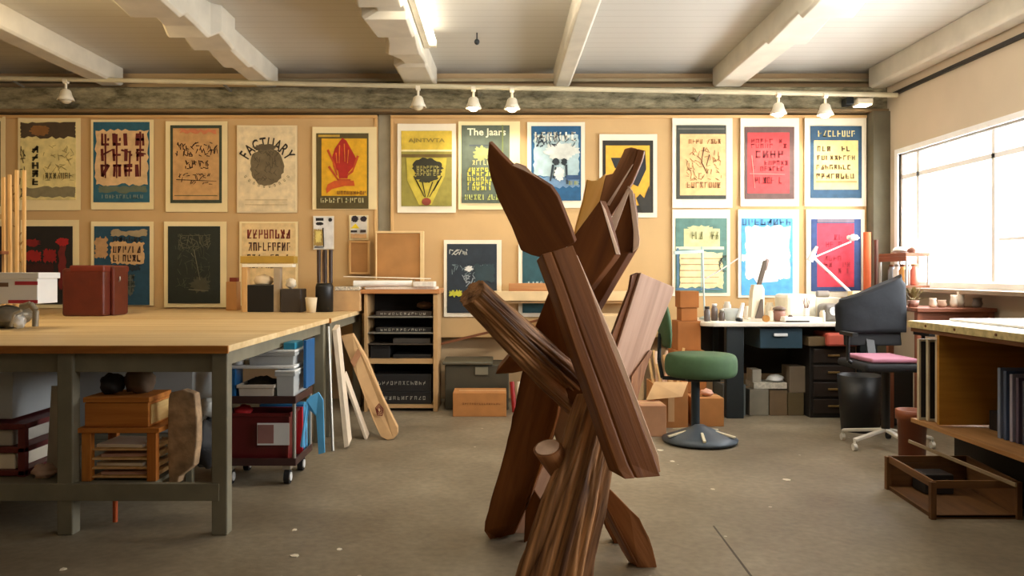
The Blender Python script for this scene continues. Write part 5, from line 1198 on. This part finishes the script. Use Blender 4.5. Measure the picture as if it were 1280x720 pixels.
# jacket over the back
jk = MB(); rings = []
for k in range(13):
    t = k/12; ring = []
    for i in range(28):
        a2 = 2*math.pi*i/28; sq = (abs(math.cos(a2))**3+abs(math.sin(a2))**3)**(-1/3)
        ring.append(Vector((ox+.06+math.cos(a2)*(.262-.03*(1-t)*(k < 2))*sq*(1+.06*mn.noise(Vector((i*.9, t*2, 5)))), oy+.37-.02*t+math.sin(a2)*(.08+.0*t)*sq*(1+.2*mn.noise(Vector((i*.5, t*3, 8)))), .80+(1-t)*(.24+.20*(math.cos(a2)*.5+.5)**1.3))))
    rings.append(ring)
jm = MB().loft(rings[::-1], True, (0, 0, 1))
jm.build('draped_jacket', mat('slate_jacket', (22, 27, 34), .85, .2, 9, .2), oc)
# black bin under/behind the chair
wbn = thing('waste_bin', (X_(1075, 6.35), 6.35, 0), 'black waste bin behind the office chair', 'bin')
MB().lathe((X_(1075, 6.35), 6.35, 0), [(.14, 0), (.17, .44), (.16, .44), (.13, .01)], 28).build('body', black_plastic, wbn)
one('black_case', MB().box(3.07, 3.38, 6.53, 6.80, 0, .55), mat('soft_black', (34, 32, 32), .5), 'black upright case behind the office chair right side', 'case', None, .02)
one('terracotta_pot', MB().lathe((X_(1140, 5.2), 5.2, 0), [(.07, 0), (.09, .30), (.10, .30), (.10, .36), (.085, .36), (.08, .02)], 24), mat('rust_ceramic', (130, 66, 32), .5), 'tall rust coloured pot between office chair and right bench', 'pot')

# ------------------------------------------------------------------ window corner: sill rack, side table
sr = thing('spice_rack', (X_(1142, 7.1), 7.1, SILL), 'small brown two tier rack of jars on the sill corner', 'rack')
RX0, RX1, RY0, RY1 = 3.525, 3.735, 6.95, 7.45
MB().box(RX0, RX1, RY0, RY1, 1.395, 1.425).build('upper_board', brown_wood, sr, .003)
MB().box(RX0, RX1, RY0, RY1, SILL+.001, SILL+.02).build('lower_board', brown_wood, sr, .003)
for x in (RX0+.012, RX1-.012):
    for y in (RY0+.012, RY1-.012): MB().tube((x, y, SILL+.02), (x, y, 1.395), .010).build('post', steel, sr)
MB().box(RX0, RX0+.012, RY0, RY1, 1.35, 1.394).build('front_rail', brown_wood, sr, .002)
for i in range(5):
    y = 6.99+.1*i
    jar_x = 3.62
    t = thing('sill_jar', (jar_x, y, SILL+.021), ['red', 'clear', 'amber', 'white', 'grey'][i]+' jar inside the brown sill rack', 'jar', 'jars in the sill rack')
    MB().lathe((jar_x, y, SILL+.021), [(.03, 0), (.033, .01), (.033, .13), (.022, .15), (.022, .165)], 18).build('body', mat('sj%d' % i, [(190, 90, 70), (214, 214, 206), (200, 140, 70), (236, 232, 224), (130, 132, 136)][i], .35), t)
    MB().lathe((jar_x, y, SILL+.187), [(.026, 0), (.026, .02)], 16).build('lid', [brown_wood, steel][i % 2], t)
one('white_shell', MB().blob((3.64, 7.25, 1.455), (.07, .10, .03), 5, .35, flat=1.4255), mat('chalk', (240, 238, 234), .7), 'white shell like ornament on the sill rack top', 'ornament')
one('brown_shell', MB().blob((3.63, 7.05, 1.45), (.035, .05, .025), 6, .35, flat=1.4255), mat('rosy_brown', (156, 112, 96), .4), 'small rosy brown stone on the sill rack top', 'ornament')
stt = thing('side_table', (3.4, 6.2, 0), 'narrow red brown side table below the window', 'table')
MB().box(3.12, 3.72, 5.98, 6.5, .955, .985).build('tabletop', wood('rosewood', (110, 62, 44), (150, 92, 66)), stt, .004)
MB().box(3.17, 3.70, 6.01, 6.04, .87, .954).build('apron', wood('rosewood', (110, 62, 44), (150, 92, 66)), stt, .003)
for x in (3.15, 3.69):
    for y in (6.02, 6.46): MB().box(x-.022, x+.022, y-.022, y+.022, 0, .954).build('leg', wood('rosewood', (110, 62, 44), (150, 92, 66)), stt, .003)
pp = thing('dried_plant', (3.20, 6.2, .986), 'olive dried plant in a small pot on the side table left end', 'plant')
MB().lathe((3.20, 6.2, .986), [(.035, 0), (.045, .05), (.04, .05)], 16).build('pot', mat('rosy_brown', (156, 112, 96), .4), pp)
lf = MB(); r = random.Random(21)
for i in range(46):
    a = Vector((3.20, 6.2, 1.03)); d = Vector((r.uniform(-1, 1), r.uniform(-1, 1), r.uniform(.2, 1.6))).normalized()*r.uniform(.06, .13)
    s_ = d.cross(Vector((0, 0, 1))).normalized()*.012
    lf.prism([a+d*.4, a+d*.7+s_, a+d, a+d*.7-s_], (0, .0, .002))
lf.build('foliage', mat('olive_leaf', (112, 96, 48), .7), pp)
for i, (x, y, rr_, h, c, lb_) in enumerate(((3.30, 6.1, .03, .07, (226, 206, 186), 'small pinkish white pot beside the dried plant'), (3.38, 6.12, .035, .055, (190, 160, 138), 'low beige bowl in the middle of the side table'),
                                     (3.46, 6.1, .028, .095, (236, 226, 208), 'tall cream vase on the side table'), (3.54, 6.15, .03, .12, (240, 232, 214), 'tallest cream candle vase on the side table'), (3.64, 6.1, .038, .07, (128, 118, 110), 'grey patterned cup at the side table right end'))):
    one('small_vessel', MB().lathe((x, y, .986), [(rr_*.7, 0), (rr_, h*.4), (rr_*.75, h*.8), (rr_*.9, h), (rr_*.75, h), (rr_*.6, h*.8)], 18), mat('ves%d' % i, c, .45), lb_, 'vase')

# ------------------------------------------------------------------ right workbench
rb = thing('storage_bench', (3.1, 4.2, 0), 'right hand workbench with open shelving and white top', 'bench')
bx0, bx1, by0, by1 = 2.52, 3.66, 2.55, 4.93
tpb = MB(); tpb.box(bx0, bx1, by0, by1, .935, .957); tpb.build('tabletop', mat('cream_worktop', (236, 230, 214), .35, .04), rb, .003)
ed = MB(); ed.box(bx0-.008, bx0-.0005, by0, by1, .915, .955); ed.build('edge_strip', mat('chipped_edge', (196, 180, 130), .6, .3, 26), rb, .002)
for y in (4.72, 4.42, 4.05, 3.7, 3.3): MB().tube((bx0-.008, y, .936), (bx0-.012, y, .936), .008, n=10).build('screw', brown_wood, rb)
MB().box(bx0+.01, bx1, by0, by1, .89, .934).build('frame_rail', brown_wood, rb, .003)
ochre = wood('ochre_ply', (150, 100, 30), (184, 130, 50), .5, 8, .08, .08)
MB().box(bx0+.01, bx1-.02, 4.61, 4.635, .372, .889).build('divider', ochre, rb, .002)
MB().box(bx0, bx1-.02, by0, by1-.02, .335, .36).build('shelf', wood('tan_shelf', (150, 106, 62), (184, 138, 88)), rb, .003)
MB().box(bx0+.25, bx1-.1, by0, by1-.05, .0, .333).build('plinth', mat('black_plinth', (30, 26, 24), .7), rb, .003)
MB().box(bx1-.018, bx1, by0, by1, 0, .889).build('back_panel', mat('dark_brown_panel', (64, 44, 30), .7), rb)
for y, dx in ((2.65, 0), (4.86, .24)):
    MB().box(bx0+dx+.01, bx0+dx+.055, y-.022, y+.022, 0 if not dx else .361, .889).build('leg', brown_wood, rb, .003)
MB().box(bx0-.01, bx0+.0, 3.9, 4.92, .205, .225).build('lower_rail', mat('pale_rail', (140, 120, 92), .6), rb, .002)
MB().box(bx0+.03, bx0+.04, 3.4, 3.46, .36, .889).build('leg', dark_metal, rb, .003)
one('white_board', MB().box(bx0+.22, bx1-.02, 3.0, 4.88, .958, .972), mat('bright_white_board', (244, 244, 242), .3, .02), 'bright white board lying on the right workbench', 'board', None, .003)
# silk screens left of the divider, in the open end
for i in range(3):
    x = 2.575+i*.03
    yo = .17-.045*i
    t = thing('screen_frame', (x, 4.7+yo, .361), ['nearest', 'second', 'third'][i]+' pale framed silk screen standing in the far end of the right bench', 'frame', 'silk screens in the bench')
    f = MB(); w_, h_ = .09, .49
    xa, xb = x-w_/2, x+w_/2
    f.box(xa, xa+.012, 4.66+yo, 4.685+yo, .362, .36+h_); f.box(xb-.012, xb, 4.66+yo, 4.685+yo, .362, .36+h_); f.box(xa+.012, xb-.012, 4.66+yo, 4.685+yo, .36+h_-.014, .36+h_); f.box(xa+.012, xb-.012, 4.66+yo, 4.685+yo, .362, .376)
    f.build('frame', mat('aluminium_frame', (196, 186, 160), .4), t, .002)
    MB().box(xa+.012, xb-.012, 4.668+yo, 4.676+yo, .376, .36+h_-.014).build('mesh', mat('dark_mesh', (40, 34, 32), .6), t)
# portfolios standing on the shelf
for i in range(6):
    y = 4.30-i*.045; x = 2.66+.006*i
    c = [(120, 132, 156), (70, 88, 120), (150, 150, 170), (84, 74, 96), (58, 62, 84), (112, 96, 110)][i]
    one('portfolio', MB().box(2.68+.004*i, 3.5, y-.012, y+.012, .361, .74-.012*i), mat('portfolio_%d' % i, c, .45), ['pale blue', 'slate blue', 'lilac grey', 'plum', 'dark blue', 'mauve'][i]+' portfolio standing on the right bench shelf', 'portfolio', 'portfolios in the right bench', .003)
one('grey_case', MB().box(2.62, 3.5, 3.70, 3.96, .361, .80), mat('taupe_grey', (92, 84, 78), .6), 'large taupe grey case on the right bench shelf', 'case', None, .015)
one('dark_small_box', MB().box(2.78, 2.95, 4.40, 4.55, .361, .47), mat('soft_black', (34, 32, 32), .5), 'small dark box before the ochre divider', 'box', None, .006)

# slatted crate on the floor
ck = thing('open_crate', (2.45, 4.35, 0), 'low open wooden frame crate on the floor before the right bench', 'crate')
cw = wood('crate_wood', (80, 52, 28), (116, 80, 46), .6, 12, .07, .2)
Lc = [(2.195, 4.06), (2.63, 4.06), (2.70, 4.62), (2.24, 4.62)]
def wall_seg(a, b_, z0, z1, nm):
    MB().prism([(a[0], a[1], z0), (b_[0], b_[1], z0), (b_[0], b_[1], z1), (a[0], a[1], z1)], Vector((-(b_[1]-a[1]), b_[0]-a[0], 0)).normalized()*.012, (b_[0]-a[0], b_[1]-a[1], 0)).build(nm, cw, ck, .002)
for k in range(4):
    a, b_ = Lc[k], Lc[(k+1) % 4]
    wall_seg(a, b_, .155, .195, 'top_rail'); wall_seg(a, b_, .0, .022, 'bottom_rail')
    if k in (1, 2): wall_seg(a, b_, .023, .154, 'side_panel')
    MB().box(a[0]-.014, a[0]+.014, a[1]-.014, a[1]+.014, 0, .19).build('corner_post', cw, ck, .002)
MB().prism([(p[0], p[1], .008) for p in Lc], (0, 0, .01)).build('floor_board', cw, ck)
one('black_shoe_box', MB().box(2.36, 2.52, 4.44, 4.58, .02, .13), mat('soft_black', (34, 32, 32), .5), 'small black box inside the open floor crate', 'box', None, .006)

# paper scraps on the floor
for i, (px, py, s_, lb_) in enumerate(((983, 600, .022, 'white paper scrap on the floor right of the sculpture'), (891, 612, .014, 'tiny paper scrap on the floor nearer the sculpture'), (825, 563, .02, 'pale wood chip on the floor behind the long beam'),
                                   (840, 577, .02, 'second pale wood chip beside the green chair foot'), (369, 695, .02, 'pale chip on the floor below the trolley'), (368, 663, .012, 'tiny pale chip on the floor under the bench corner'), (424, 687, .012, 'small pale chip on the floor left of the sculpture'), (79, 712, .018, 'pale chip on the floor before the left bench leg'))):
    Y = H*1000/(py-341); c = Vector((X_(px, Y), Y, .0005)); r = random.Random(i)
    mb = MB(); mb.prism([c+Vector((math.cos(a)*s_*r.uniform(.7, 1.3), math.sin(a)*s_*r.uniform(.6, 1.4)*1.2, 0)) for a in [j*math.pi/3 for j in range(6)]], (0, 0, .003))
    one('paper_scrap', mb, mat('scrap_pale', (222, 212, 190), .8), lb_, 'scrap', 'scraps on the floor')
